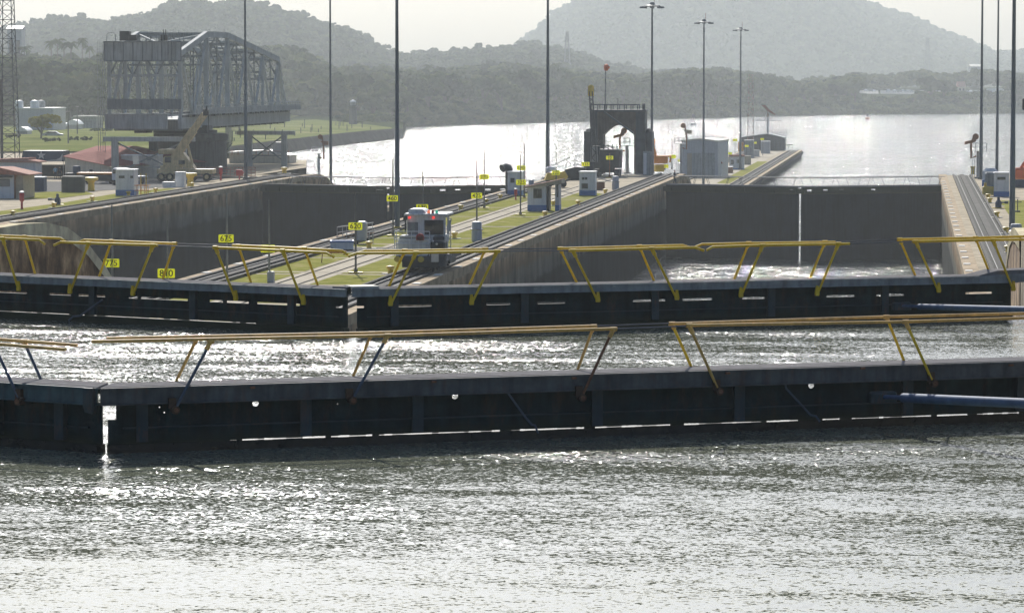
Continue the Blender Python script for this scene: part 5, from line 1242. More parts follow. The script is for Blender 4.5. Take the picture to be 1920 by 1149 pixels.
# orange machine right of the arch
t = thing('orange_excavator', 'orange machine with a raised arm behind the right foot of the arch', 'excavator', P(1240, 322), 0.3)
b = MB(); b.cbox((0, 0.8, 1.7), (2.0, 1.6, 1.1), 0, 0.15); b.tube([(-0.6, 0.6, 1.8), (-1.1, 0.6, 3.6), (-0.9, 0.6, 4.6)], [0.28, 0.25, 0.2], 8); b.tube([(0.6, 0.6, 2.0), (1.5, 0.6, 2.2), (1.4, 0.6, 1.3)], 0.16, 8); b.build('body', 'orange', t)
b = MB(); b.cbox((-0.2, 0.8, 0.5), (1.3, 1.6, 1.0), 0, 0.1); b.build('base', 'bollard_yellow', t)
t = thing('panel_cabinet', 'pale blue and white cabinet against the right foot of the arch', 'cabinet', P(1215, 328) + Vector((0, -1.2, 0)))
b = MB(); b.box(-0.6, 0.5, 0, 0.8, 0, 3.2); b.build('body', 'gate_fascia', t); b = MB(); b.box(-0.55, -0.1, -0.03, -0.005, 0.1, 3.0); b.build('panel', 'white_paint', t)

# ------------------------------------------------------------------ signal towers with an arrow
def signal(px, yb, ytop, label, z=0.0, X_=None, side=1, scale=1.0):
    p = P(px, yb, z); s = dep(p) / F; H = (yb - ytop) * s
    t = thing('arrow_signal', label, 'signal tower', p, 0)
    b = MB(); b.tube([(0, 0, 0), (0, 0, H * 0.62)], 0.24, 10); b.tube([(0, 0, 0), (0, 0, 0.25)], 0.5, 10); b.build('column', 'galv', t)
    zp = H * 0.62; b = MB(); b.box(-1.1, 1.1, -0.7, 0.7, zp, zp + 0.1); b.build('platform', 'galv', t)
    b = MB()
    for y in (-0.68, 0.68):
        for zz in (0.55, 1.1): b.tube([(-1.08, y, zp + zz), (1.08, y, zp + zz)], 0.035, 5)
        for x in (-1.08, -0.36, 0.36, 1.08): b.tube([(x, y, zp + 0.1), (x, y, zp + 1.1)], 0.035, 5)
    for x in (-1.08, 1.08): b.tube([(x, -0.68, zp + 1.1), (x, 0.68, zp + 1.1)], 0.035, 5)
    b.build('guard_rail', 'galv', t)
    b = MB()
    for x in (-0.75, -0.45): b.tube([(x, 0.3, 0), (x, 0.3, zp)], 0.03, 5)
    for k in range(int(zp / 0.4)): b.tube([(-0.75, 0.3, 0.3 + k * 0.4), (-0.45, 0.3, 0.3 + k * 0.4)], 0.02, 4)
    b.build('ladder', 'galv', t)
    x = 0.95 * side
    b = MB(); b.tube([(x * 0.3, -0.75, zp - 0.6), (x, -0.75, zp - 0.9), (x, -0.75, zp + 1.0), (x * 0.75, -0.75, H - 0.4)], 0.13, 8); b.tube([(x * 0.4, -0.9, H - 0.25), (x * 0.4, -0.6, H - 0.25)], 0.42, 12); b.build('arm', 'rust', t, smooth=True)
    b = MB(); b.slab([(x * 0.3, H - 0.9), (x * 1.9, H - 1.0), (x * 1.9, H - 1.6), (x * 1.1, H - 1.6)] if side > 0 else [(x * 0.3, H - 0.5), (x * 1.9, H - 0.9), (x * 1.9, H - 1.3), (x * 0.4, H - 0.9)], 'y', -1.0, -0.85); b.build('arrow', 'tan_wall' if px > 1200 and px < 1400 else 'rust', t)
    return t
signal(1277, 331, 233, 'signal tower with railed platform and red arrow arm left of the grey shed', z=Z_APP + 4)
signal(598, 345, 254, 'pale signal tower with a red arrow arm standing against the bright lake, left of centre', z=-4.5)
signal(1176, 326, 242, 'signal tower glimpsed through the opening of the arch', z=0, side=-1)
signal(1834, 335, 253, 'signal tower hidden behind the left of the three right-hand masts', z=0, side=-1)

# ------------------------------------------------------------------ approach pier buildings
p = P(1312, 332, Z_APP); s = dep(p) / F
t = thing('grey_shed', 'big pale grey shed with tall doors and a shallow gable on the pier', 'shed', p, -0.10)
W = 68 * s; Hh = 66 * s
b = MB(); b.slab([(-W * 0.5, 0), (W * 0.5, 0), (W * 0.5, Hh), (0, Hh + 4 * s), (-W * 0.5, Hh)], 'y', 0, 14); b.build('wall', 'grey_paint', t)
b = MB(); b.slab([(-W * 0.52, Hh - 0.05), (0, Hh + 4.2 * s), (W * 0.52, Hh - 0.05), (W * 0.52, Hh + 0.25), (0, Hh + 6.5 * s), (-W * 0.52, Hh + 0.25)], 'y', -0.3, 14.3); b.build('roof', 'pad_pale', t)
b = MB(); b.box(-W * 0.36, W * 0.42, -0.05, -0.01, 0, 45 * s); dr = b.build('door', 'gate_fascia', t); b = MB(); [b.box(x * W - 0.04, x * W + 0.04, -0.07, -0.052, 0, 45 * s) for x in (-0.20, 0.05, 0.2)]; b.build('door_seam', 'grey_paint', dr)
b = MB(); b.box(-W * 0.35, -W * 0.22, -0.07, -0.055, 0.3, 44 * s); b.build('door_strip', 'tan_wall', dr)
booth(1340, 331, 26, 24, 'small pink-roofed booth with a blue door in front of the grey shed', z=Z_APP, base=0.04, roof='roof_pink', wins=((0.55, 0.85, 0.5, 0.75),), door=(0.1, 0.45), d=2.6, bm_='white_paint')
booth(1381, 318, 27, 24, 'white booth with a pink roof and two windows right of the grey shed', z=Z_APP, base=0.08, roof='roof_pink', wins=((0.1, 0.3, 0.4, 0.75), (0.5, 0.75, 0.5, 0.78)), d=3.0)
crate(1404, 296, 2.4, 3.5, 4.4, 'gate_fascia', 'storage_tank', 'blocky dark grey tank with a hatch beyond the pink-roofed booth', 'tank', z=Z_APP)
crate(1435, 288, 2.4, 3.0, 3.2, 'grey_paint', 'container', 'pale container in front of the blue gabled building', 'container', 'white_paint', z=Z_APP)
crate(1417, 294, 1.8, 2, 1.6, 'galv', 'pump_unit', 'low grey pump unit in front of the dark tank', 'machine', z=Z_APP)
crate(1401, 309, 1.6, 2, 2.0, 'tan_wall', 'tarpaulin_stack', 'tan covered stack between the booth and the track', 'stack', z=Z_APP)
crate(1389, 285, 1.4, 1.4, 2.6, 'orange', 'orange_unit', 'small orange and red unit above the pink roof on the pier', 'machine', 'roof_pink', z=Z_APP)
crate(1368, 325, 1.2, 3.0, 1.3, 'rust', 'covered_boat_cradle', 'rust-red low cart with a white cover beside the grey shed', 'cart', 'white_paint', z=Z_APP)
p = P(1436, 283, Z_APP) + Vector((0, 4, 0)); s = dep(p) / F
t = thing('blue_boathouse', 'blue-grey gabled building with a cross-armed signal mast on its roof at the pier end', 'building', p, 0.0)
b = MB(); W = 7.0; b.slab([(-W, 0), (W * 0.72, 0), (W * 0.72, 3.4), (0.2, 4.4), (-W, 3.6)], 'y', 0, 9); b.build('wall', 'gate_fascia_near', t)
b = MB(); b.slab([(-W - .2, 3.5), (0.2, 4.5), (W * 0.75, 3.4), (W * 0.75, 3.6), (0.2, 4.8), (-W - .2, 3.75)], 'y', -0.5, 9.4); b.build('roof', 'bridge_grey', t)
b = MB(); b.tube([(0.2, 3, 4.6), (0.2, 3, 9.2)], 0.3, 8); b.tube([(-3.2, 3, 8.4), (3.8, 3, 8.4)], 0.12, 6); b.tube([(-0.9, 3, 8.4), (0.2, 3, 11.2), (1.3, 3, 8.4)], 0.08, 5); b.build('mast', 'galv', t)
b = MB(); b.slab([(-1.6, 12.6), (-0.6, 12.7), (0.6, 11.4), (2.2, 10.2), (2.4, 9.8), (1.4, 10.2), (0, 11.0)], 'y', 2.8, 3.1); b.tube([(0.2, 3, 9), (0.2, 3, 11.6)], 0.12, 6); b.build('arrow', 'rust', t)
b = MB()
for zz in (4.6, 5.3): b.tube([(1.5, 1, zz), (5.6, 1, zz - 0.3)], 0.05, 5)
for x in (1.5, 2.9, 4.2, 5.6): b.tube([(x, 1, 3.6), (x, 1, 5.3)], 0.05, 5)
b.build('guard_rail', 'galv', t)
t = thing('pier_bench', 'small railed bench at the very tip of the pier', 'bench', P(1478, 279, Z_APP)); b = MB(); b.box(-1.4, 1.4, 0, 0.5, 1.0, 1.3); b.build('top', 'pole_pale', t)
for x in (-1.2, 0, 1.2): b = MB(); b.box(x - 0.08, x + 0.08, 0.1, 0.4, 0, 1.0); b.build('leg', 'pole_grey', t)
# radio mast on the pier
def lattice(name, label, cat, p, H, w0, w1, n, m_, r=0.07, m2=None):
    t = thing(name, label, cat, p); b = MB()
    for sx, sy in ((-1, -1), (1, -1), (1, 1), (-1, 1)): b.bar((sx * w0, sy * w0, 0), (sx * w1, sy * w1, H), r * 1.6)
    b.build('leg_frame', m_, t); b = MB()
    for k in range(n):
        u0, u1 = k / n, (k + 1) / n; a, c_ = w0 + (w1 - w0) * u0, w0 + (w1 - w0) * u1
        q0 = [(-a, -a), (a, -a), (a, a), (-a, a)]; q1 = [(-c_, -c_), (c_, -c_), (c_, c_), (-c_, c_)]
        for j in range(4):
            j2 = (j + 1) % 4; A, B = (q0[j], q0[j2]) if k % 2 else (q0[j2], q0[j]); Bt = q1[j2] if k % 2 else q1[j]
            b.bar((*A, u0 * H), (*Bt, u1 * H), r); b.bar((*q1[j], u1 * H), (*q1[j2], u1 * H), r)
    b.build('bracing', m2 or m_, t); return t
lattice('radio_mast', 'thin faded red and white lattice mast on the pier beyond the sheds', 'radio mast', P(1407, 292, Z_APP), 21, 0.85, 0.6, 14, 'pole_pale', 0.05, 'roof_pink')
q = place(1063, 2600); lattice('power_pylon', 'faint lattice power pylon on the hills, centre', 'pylon', (q.x, q.y, 5), 43, 3.2, 0.7, 9, 'mast_grey', 0.35)
q = place(1735, 3300); lattice('power_pylon', 'very faint lattice pylon at the foot of the mountain, right', 'pylon', (q.x, q.y, 0), 52, 3.5, 0.8, 9, 'mast_grey', 0.4)

# ------------------------------------------------------------------ buoys
def buoy(px, y, h, label):
    p = P(px, y, W_LOW + 0.0); t = thing('buoy', label, 'buoy', p); b = MB(); b.lathe([(1.2, -0.4), (1.35, 0.2), (1.25, 1.0), (0.8, 1.2)], n=12); b.build('float', 'rust' if px > 1500 else 'grey_paint', t)
    b = MB(); [b.bar((0.7 * sx, 0.7 * sy, 1.1), (0.35 * sx, 0.35 * sy, h - 1.5), 0.12) for sx, sy in ((-1, -1), (1, -1), (1, 1), (-1, 1))]; b.build('cage', 'pole_pale', t)
    b = MB(); b.lathe([(0.5, h - 1.6), (0.75, h - 1.3), (0.7, h - 0.3), (0.3, h)], n=10); b.build('lantern', 'dark', t); return t
buoy(1300, 235, 5.2, 'grey buoy with a dark top mark on the bright lake above the grey shed'); buoy(1627, 224, 3.0, 'small rusty buoy far out on the lake, right')
# ------------------------------------------------------------------ people
def person(px, y, z, label, h=1.72, rz=0.0, pose='stand', shirt='shirt_blue', legs='cloth_dark', p=None):
    t = thing('person', label, 'person', p or P(px, y, z), rz)
    st = 0.22 if pose == 'walk' else 0.04
    J = {'pel': (0, 0, .93), 'sp': (0, 0, 1.12), 'ch': (0, 0, 1.34), 'nk': (0, 0, 1.47), 'hd': (0, -.02, 1.60), 'top': (0, -.01, 1.70),
         'hl': (-.1, 0, .88), 'kl': (-.11, -st * .9, .48), 'fl': (-.11, -st, .08), 'tl': (-.11, -st - .16, .03), 'hr': (.1, 0, .88), 'kr': (.11, st * .2, .48), 'fr': (.11, st, .09), 'tr': (.11, st - .15, .03),
         'sl': (-.2, 0, 1.40), 'el': (-.27, .03, 1.12), 'wl': (-.25, -.12, .88), 'sr': (.2, 0, 1.40), 'er': (.27, .02, 1.12), 'wr': (.24, -.14, .90)}
    Rr = {'pel': .13, 'sp': .125, 'ch': .15, 'nk': .06, 'hd': .095, 'top': .07, 'hl': .09, 'kl': .062, 'fl': .045, 'tl': .04, 'hr': .09, 'kr': .062, 'fr': .045, 'tr': .04, 'sl': .06, 'el': .045, 'wl': .035, 'sr': .06, 'er': .045, 'wr': .035}
    E = [('pel', 'sp'), ('sp', 'ch'), ('ch', 'nk'), ('nk', 'hd'), ('hd', 'top'), ('pel', 'hl'), ('hl', 'kl'), ('kl', 'fl'), ('fl', 'tl'), ('pel', 'hr'), ('hr', 'kr'), ('kr', 'fr'), ('fr', 'tr'), ('ch', 'sl'), ('sl', 'el'), ('el', 'wl'), ('ch', 'sr'), ('sr', 'er'), ('er', 'wr')]
    for sd, w_ in (('l', -1), ('r', 1)):
        wx, wy, wz = J['w' + sd]
        for k in range(4):
            J[f'f{k}{sd}'] = (wx + w_ * 0.0, wy - .02 - .01 * k, wz - .15 + abs(k - 1.4) * .012 + 0.0); J[f'f{k}{sd}'] = (wx + (k - 1.5) * .02, wy - .03, wz - .16 + abs(k - 1.3) * .012); Rr[f'f{k}{sd}'] = .009; E.append(('w' + sd, f'f{k}{sd}'))
        J['th' + sd] = (wx - w_ * .05, wy - .04, wz - .07); Rr['th' + sd] = .01; E.append(('w' + sd, 'th' + sd))
    ks = list(J); me = bpy.data.meshes.new('body'); me.from_pydata([J[k] for k in ks], [(ks.index(a), ks.index(c_)) for a, c_ in E], [])
    o = bpy.data.objects.new('body', me); COL.objects.link(o); md = o.modifiers.new('s', 'SKIN')
    for i, k in enumerate(ks): me.skin_vertices[0].data[i].radius = (Rr[k], Rr[k] * (0.75 if k in ('pel', 'sp', 'ch') else 1)); me.skin_vertices[0].data[i].use_root = (k == 'pel')
    o.modifiers.new('sub', 'SUBSURF').render_levels = 1
    dg = bpy.context.evaluated_depsgraph_get(); m2 = bpy.data.meshes.new_from_object(o.evaluated_get(dg)); bpy.data.objects.remove(o)
    m2.materials.clear(); [m2.materials.append(MATS[q]) for q in (shirt, legs, 'skin')]
    for f in m2.polygons:
        c_ = f.center; f.material_index = 2 if c_.z > 1.47 or (abs(c_.x) > .21 and c_.z < 1.1) else (1 if c_.z < .95 else 0); f.use_smooth = True
    o = bpy.data.objects.new('body', m2); COL.objects.link(o); o.parent = t
    b = MB(); b.lathe([(.10, 1.60), (.108, 1.66), (.09, 1.72), (.04, 1.755)], (0, .005, 0), 12); b.build('hair', 'hair', t, smooth=True)
    b = MB(); b.lathe([(.012, -.02), (.018, 0), (.008, .02)], (0, -.115, 1.60), 6); b.build('nose', 'skin', t)
    t.scale = (h / 1.74,) * 3; return t
person(1297, 0, 0, 'person in dark clothes walking along the far gate in front of the grey shed', pose='walk', shirt='cloth_dark', rz=1.2, p=Vector((-29.6, 425.9, 0.01)))
person(104, 336, 0, 'person in a light blue shirt under the dark canopy, left one of the pair', shirt='shirt_blue', rz=0.4)
person(112, 336, 0, 'person in dark clothes under the dark canopy, right one of the pair', shirt='cloth_dark', rz=2.6)

# ------------------------------------------------------------------ left bank things
# red-roofed hut
p = P(14, 372); s = dep(p) / F
t = thing('hut', 'small red-tiled hut at the left edge with a shuttered window', 'hut', p, 0)
b = MB(); b.box(-4, 13 * s, 0, 5, 0, 46 * s); b.build('wall', 'white_paint', t); b = MB(); b.box(13 * s, 30 * s, 0.1, 5, 0, 46 * s); b.build('side_wall', 'tan_wall', t)
b = MB(); b.box(13 * s, 16 * s, -0.05, 0.1, 0, 46 * s); b.build('downpipe', 'rust', t)
b = MB(); b.slab([(-4.3, 57 * s), (-12 * s, 57.5 * s), (44 * s, 45 * s), (44 * s, 43 * s), (-4.3, 46.5 * s)], 'y', -0.4, 5.4); b.build('roof', 'tile_red', t)
b = MB(); b.box(-2.2, 5 * s, -0.05, 0, 22 * s, 36 * s); wn = b.build('window', 'pole_grey', t); b = MB(); [b.box(-2.1, 4 * s, -0.08, -0.055, (23 + 2.4 * k) * s, (24.4 + 2.4 * k) * s) for k in range(5)]; b.build('shutter', 'pole_pale', wn)
b = MB(); b.box(-2.6, 11 * s, -0.5, 0, 39 * s, 42 * s); b.build('awning', 'dark', t)
# second building behind it
p = P(38, 345); s = dep(p) / F
t = thing('workshop', 'long white wall with a flat pinkish roof behind the red-roofed hut', 'building', p, 0)
b = MB(); b.box(-6, 30 * s, 0, 3, 0, 41 * s); b.build('wall', 'white_paint', t); b = MB(); b.slab([(-6.5, 44 * s), (17 * s, 49 * s), (18 * s, 45 * s), (38 * s, 42 * s), (38 * s, 40 * s), (-6.5, 41.2 * s)], 'y', -0.5, 3.3); b.build('roof', 'roof_pink', t)
# canopy with star
p = P(80, 334); s = dep(p) / F
t = thing('canopy', 'dark blue canopy tent with a white star mark on its front', 'canopy', p, 0)
for x in (-38, 40):
    for y in (0, 3.5): b = MB(); b.tube([(x * s, y, 0), (x * s, y, 31 * s)], 0.04, 6); b.build('leg', 'galv', t)
b = MB(); b.slab([(-41 * s, 31 * s), (41 * s, 31 * s), (39 * s, 51 * s), (-37 * s, 51 * s)], 'y', -0.1, 3.6); cn = b.build('cover', 'navy', t)
b = MB(); pts = []
for k in range(10):
    a = PI / 2 + k * PI / 5; r_ = (8.5 if k % 2 == 0 else 3.6) * s; pts.append((-2 * s + r_ * math.cos(a) * 1.05, 42.5 * s + r_ * math.sin(a)))
b.slab(pts, 'y', -0.13, -0.105); b.slab([(4 * s, 32 * s), (38 * s, 32 * s), (39 * s, 46 * s), (34 * s, 38 * s), (26 * s, 34.5 * s), (14 * s, 33.5 * s)], 'y', -0.13, -0.105); b.slab([(-12 * s, 32 * s), (4 * s, 32 * s), (2 * s, 33.5 * s), (-10 * s, 33.5 * s)], 'y', -0.129, -0.105); b.build('star_mark', 'grey_paint', cn)
b = MB(); b.box(-34 * s, 36 * s, 3.3, 3.4, 0.1, 24 * s); b.build('back_screen', 'dark', t)
t = thing('folding_table', 'dark table under the canopy behind the pair of people', 'table', P(92, 332)); b = MB(); b.box(-1.2, 1.6, 0, 0.7, 0.72, 0.78); b.build('top', 'dark', t)
for x in (-1.1, 1.5): b = MB(); b.box(x - 0.03, x + 0.03, 0.05, 0.65, 0, 0.72); b.build('leg', 'dark', t)
# maroon-roofed long building
p = P(122, 336); s = dep(p) / F
pA, pB, pC = P(122, 336), P(192, 338), P(275, 330)
t = thing('long_building', 'long cream building with a low maroon roof behind the canopy', 'building', pA, 0)
W = (pB - pA).x; b = MB(); b.slab([(0, 0), (W, 0), (W, 24 * s), (0, 42 * s)], 'y', 0, 0.3); b.box(W - 0.3, W, 0.3, 22, 0, 22 * s); b.build('wall', 'cream', t)
b = MB(); b.add([(-0.2, -0.3, 43 * s), (W + 0.4, -0.3, 24.3 * s), (W + 8.5, 22, 24.5 * s), (W - 1.5, 22, 56 * s), (W - 7, 22, 56 * s), (-0.2, -0.3, 42 * s), (W + 0.4, -0.3, 23.3 * s)], [(0, 1, 2, 3), (0, 3, 4), (5, 6, 1, 0)]); b.build('roof', 'roof_maroon', t)
b = MB(); b.box(W * 0.55, W * 0.62, -0.04, 0, 12 * s, 18 * s); b.build('window', 'dark', t)
crate(262, 333, 5.0, 3, 2.9, 'cream', 'store_room', 'cream block behind the white truck and under the bridge support', 'building', 'white_paint')
# machinery parked in front: white pickup truck
t = thing('truck', 'white flatbed truck half hidden behind the white and blue booth', 'truck', P(222, 347), -0.2)
b = MB(); b.cbox((0, 1.0, 1.35), (2.0, 1.9, 1.5), 0, 0.25); b.box(-1.0, 1.0, 1.9, 6.5, 0.8, 1.0); b.build('body', 'white_paint', t); b = MB(); b.box(-0.8, 0.8, 0.02, 0.04, 1.4, 1.95); b.build('windscreen', 'glass', t)
for x in (-0.9, 0.9):
    for y in (0.9, 5.2): b = MB(); b.tube([(x - 0.12, y, 0.42), (x + 0.12, y, 0.42)], 0.42, 12); b.build('wheel', 'tyre', t)
b = MB(); b.slab([(0.9, 2.5), (1.7, 2.5), (1.6, 3.6), (0.8, 3.6)], 'y', 2.4, 2.5); b.build('light_panel', 'sign_board_pale', t) if False else b.build('light_panel', 'pad_pale', t)
t = thing('flat_car', 'long low dark flat car with an orange deck edge behind the yellow capstan', 'rail car', P(182, 345), 0.0)
b = MB(); b.box(-2.6, 3.2, 0, 2, 0.35, 1.15); b.build('frame', 'dark', t); b = MB(); b.box(-2.6, 3.2, 0.1, 1.9, 1.15, 1.4); b.build('deck', 'orange', t)
for x in (-2.0, -1.2, 1.8, 2.6): b = MB(); b.tube([(x, 0.1, 0.35), (x, 0.3, 0.35)], 0.35, 12); b.build('wheel', 'tyre', t)
t = thing('blue_barrel_stack', 'dark blue drums on a pallet behind the green oval tank', 'drums', P(139, 341)); b = MB(); b.lathe([(0.45, 1.1), (0.5, 1.2), (0.5, 1.9), (0.4, 2.0)], (0.2, 0.6, 0), 14); b.build('drum', 'navy', t); b = MB(); b.cbox((-0.2, 0.6, 0.55), (2.0, 1.4, 1.1), 0, 0.1); b.build('pallet_box', 'dark', t)
# guard rail, extinguisher, roller
def guard(px, y, w_, h, label, m_='orange', name='guard_rail_frame'):
    t = thing(name, label, 'railing', P(px, y)); b = MB()
    for zz in (h * 0.5, h): b.tube([(-w_ / 2, 0, zz), (w_ / 2, 0, zz), (w_ / 2, 1.2, zz), (-w_ / 2, 1.2, zz), (-w_ / 2, 0, zz)], 0.035, 6)
    b.build('rail', m_, t); n = 5
    for k in range(n): x = -w_ / 2 + w_ * k / (n - 1); b = MB(); b.tube([(x, 0, 0), (x, 0, h)], 0.035, 6); b.build('post', m_, t)
    return t
g = guard(264, 367, 1.7, 1.15, 'orange guard rail with two tall posts beside the white and blue booth'); b = MB(); [b.tube([(x, 0.3, 0), (x, 0.3, 2.5)], 0.06, 6) for x in (-0.05, 0.55)]; b.build('tall_post', 'bollard_yellow', g)
def hydrant(px, y, label, z=0.0):
    t = thing('hydrant', label, 'hydrant', P(px, y, z)); b = MB(); b.lathe([(0.16, 0), (0.12, 0.1), (0.12, 0.75), (0.24, 0.85), (0.26, 1.55), (0.22, 1.65)], n=12); b.build('body', 'red_paint', t, smooth=True); b = MB(); b.lathe([(0.27, 1.62), (0.27, 1.76), (0.1, 1.8)], n=12); b.build('cap', 'white_paint', t); return t
hydrant(41, 392, 'red hose post with a white cap on the left lawn'); hydrant(414, 338, 'red hose post with a white cap right of the crane truck'); hydrant(967, 375, 'small red post in front of the booth by the pipe bend').scale = (0.7, 0.7, 0.7)
def roller(px, y, side, label):
    t = thing('line_roller', label, 'mooring fitting', P(px, y)); b = MB(); b.lathe([(0.32, 0.1), (0.34, 0.6), (0.2, 0.8), (0.14, 0.9), (0.14, 1.15), (0.08, 1.2)], n=12); b.build('column', 'navy', t, smooth=True)
    b = MB(); b.tube([(0, 0, 0.6), (side * 0.7, 0, 0.62)], 0.08, 8); b.tube([(side * 0.6, 0, 0.62), (side * 1.0, 0, 0.62)], 0.14, 8); b.build('arm', 'navy', t); b = MB(); b.cbox((0, 0, 0.05), (1.3, 0.8, 0.1)); b.build('base_plate', 'bollard_yellow', t)
roller(108, 385, -1, 'blue line roller with an arm pointing left on the left lawn'); roller(1872, 391, 1, 'blue line roller with an arm pointing right on the right lawn')
t = thing('yellow_plinth', 'short yellow machine base left of the right bank booth', 'machine', P(1853, 368)); b = MB(); b.cbox((0, 0.5, 0.6), (1.3, 1.0, 1.0), 0, 0.1); b.tube([(-0.3, 0.4, 1.1), (-0.3, 0.4, 1.5)], 0.2, 8); b.build('body', 'bollard_yellow', t); b = MB(); b.cbox((0.2, 0.7, 1.9), (1.2, 0.9, 1.5), 0, 0.15); b.build('cover', 'gate_fascia', t)
t = thing('pickup_tank', 'white and blue tank cart between the two slimmer right-hand masts', 'cart', P(1857, 352), 0); b = MB(); b.cbox((0, 0.6, 1.6), (1.9, 1.2, 1.5), 0, 0.4); b.build('tank', 'white_paint', t); b = MB(); b.cbox((0, 0.6, 0.5), (2.0, 1.3, 0.8)); b.build('frame', 'blue_paint', t)
t = thing('red_machine', 'red and blue machine at the right edge behind the nearest mast', 'machine', P(1914, 352), 0); b = MB(); b.cbox((0, 0.6, 1.7), (2.2, 1.4, 1.4), 0, 0.3); b.tube([(0, 0.5, 2.3), (0.6, 0.5, 3.2)], 0.2, 6); b.build('body', 'orange_red', t); b = MB(); b.cbox((0, 0.6, 0.5), (2.6, 1.5, 0.9)); b.build('base', 'navy', t)
t = thing('cross_sign', 'small dark cross-shaped post on the right lawn', 'post', P(1908, 398)); b = MB(); b.tube([(0, 0, 0), (0, 0, 1.3)], 0.05, 6); b.tube([(-0.4, 0, 1.0), (0.4, 0, 1.0)], 0.04, 6); b.build('post', 'pole_grey', t); b = MB(); b.cbox((0, 0, 0.08), (0.5, 0.3, 0.16)); b.build('foot', 'dark', t)
t = thing('yellow_post', 'short yellow post standing at the end of the right wall', 'post', P(1824, 327)); b = MB(); b.tube([(0, 0, 0), (0, 0, 0.9)], 0.25, 10); b.build('post', 'bollard_yellow', t); b = MB(); b.tube([(0, 0, 0.9), (0, 0, 1.1)], 0.35, 10); b.build('cap', 'bollard_yellow', t)
# hanging lamp box at the right edge, on a mast outside the frame
t = thing('hanging_lamp', 'dark box lamp hanging at the right edge of the picture from an unseen mast', 'lamp', PD(1925, 195, 300)); b = MB(); b.cbox((0, 0, 0), (0.75, 0.6, 1.0), 0, 0.08); b.slab([(-0.35, -0.5), (0.35, -0.5), (0.35, -0.9)], 'y', -0.3, 0.3); b.build('housing', 'dark', t)
b = MB(); b.tube([(0.2, 0, -0.8), (0.2, 0, -1.9)], 0.03, 5); b.tube([(0.2, 0, -1.9), (0.6, 0, -1.9)], 0.05, 5); b.tube([(0.9, 0, 8), (0.9, 0, -22.1)], [0.15, 0.3], 8); b.tube([(0.9, 0, 0.2), (0.3, 0, 0.2)], 0.08, 6); b.build('mast', 'mast_grey', t)
# ------------------------------------------------------------------ yellow crane truck
p = P(330, 341); s = dep(p) / F
t = thing('crane_truck', 'yellow mobile crane truck, boom raised to the right in front of the pier', 'crane truck', p, 0)
b = MB(); b.box(-2.6, 4.6, 0.5, 3.0, 1.0, 1.6); b.box(-2.2, 0.3, 0.6, 2.9, 1.6, 2.0); b.build('chassis', 'crane_yellow', t)
for x in (-2.0, -0.9, 2.0, 3.9):
    b = MB(); b.tube([(x, 0.35, 0.55), (x, 0.75, 0.55)], 0.55, 16); wl = b.build('wheel', 'tyre', t); b = MB(); b.tube([(x, 0.32, 0.62), (x, 0.36, 0.62)], 0.28, 12); b.build('rim', 'crane_yellow', wl)
b = MB(); b.cbox((-0.6, 1.8, 2.6), (2.6, 2.0, 1.2), 0, 0.2); b.cbox((-1.2, 1.8, 3.8), (2.6, 2.0, 0.6), 0, 0.1); b.slab([(0.2, 2.0), (1.4, 1.6), (2.2, 1.7), (1.8, 2.3), (0.7, 3.7), (-0.3, 3.7)], 'y', 0.9, 2.4); b.build('superstructure', 'crane_yellow', t)
MB().box(-1.6, -0.8, 0.66, 0.70, 2.4, 3.1).build('vent', 'dark', t); MB().box(0.2, 1.0, 0.66, 0.70, 2.2, 2.7).build('vent', 'dark', t)
A = Vector(((322 - 330) * s, 1.2, (341 - 299) * s)); B = Vector(((384 - 330) * s, 1.2, (341 - 211) * s)); Dv = (B - A)
b = MB(); b.bar(A, A + Dv * 0.62, 0.75, 1.0); b.build('boom', 'crane_yellow', t); b = MB(); b.bar(A + Dv * 0.62, A + Dv * 0.96, 0.6, 0.8); b.build('boom_section', 'crane_yellow', t)
b = MB(); b.cbox(B, (0.7, 0.8, 0.9), 0, 0.15); b.tube([B + Vector((0.1, 0, 0)), B + Vector((0.1, 0, 0.8))], 0.1, 6); b.tube([B + Vector((0.35, 0, 0)), B + Vector((0.35, 0, -3.2))], 0.05, 5); b.tube([B + Vector((0.35, 0, -3.2)), B + Vector((0.35, 0, -4.0))], 0.2, 8); b.build('hook_block', 'dark', t)
b = MB(); b.tube([Vector((1.9, 1.2, 2.1)), A + Dv * 0.40], 0.18, 10); b.build('ram', 'crane_yellow', t)
# orange fence, pivot things, red arrow lamp
t = thing('mesh_barrier', 'orange-red barrier fencing round the foot of the round pier', 'barrier', P(405, 334), 0.1)
b = MB(); [b.tube([(-2.5 + k * 0.55, 0, 0), (-2.5 + k * 0.55, 0, 1.4)], 0.04, 4) for k in range(15)]; [b.tube([(-2.5, 0, z_), (5.2, 0, z_)], 0.04, 4) for z_ in (0.3, 0.7, 1.1, 1.4)]; b.build('panel', 'roof_pink', t); b = MB(); b.cbox((1.5, 0, 0.1), (8, 0.3, 0.2)); b.build('foot', 'dark', t)
t = thing('red_arrow_lamp', 'red lamp box on a short post left of the mast foot', 'lamp', P(449, 337)); b = MB(); b.tube([(0, 0, 0), (0, 0, 0.5)], 0.1, 6); b.build('post', 'red_paint', t); b = MB(); b.slab([(-0.4, 0.5), (0.3, 0.5), (0.6, 0.9), (0.3, 1.3), (-0.4, 1.3)], 'y', -0.2, 0.2); b.build('housing', 'red_paint', t)
t = thing('white_hull', 'white barge-like roof with a reddish wall behind the bridge support', 'boat', P(492, 306), 0); t.scale = (0.95, 1, 0.7)
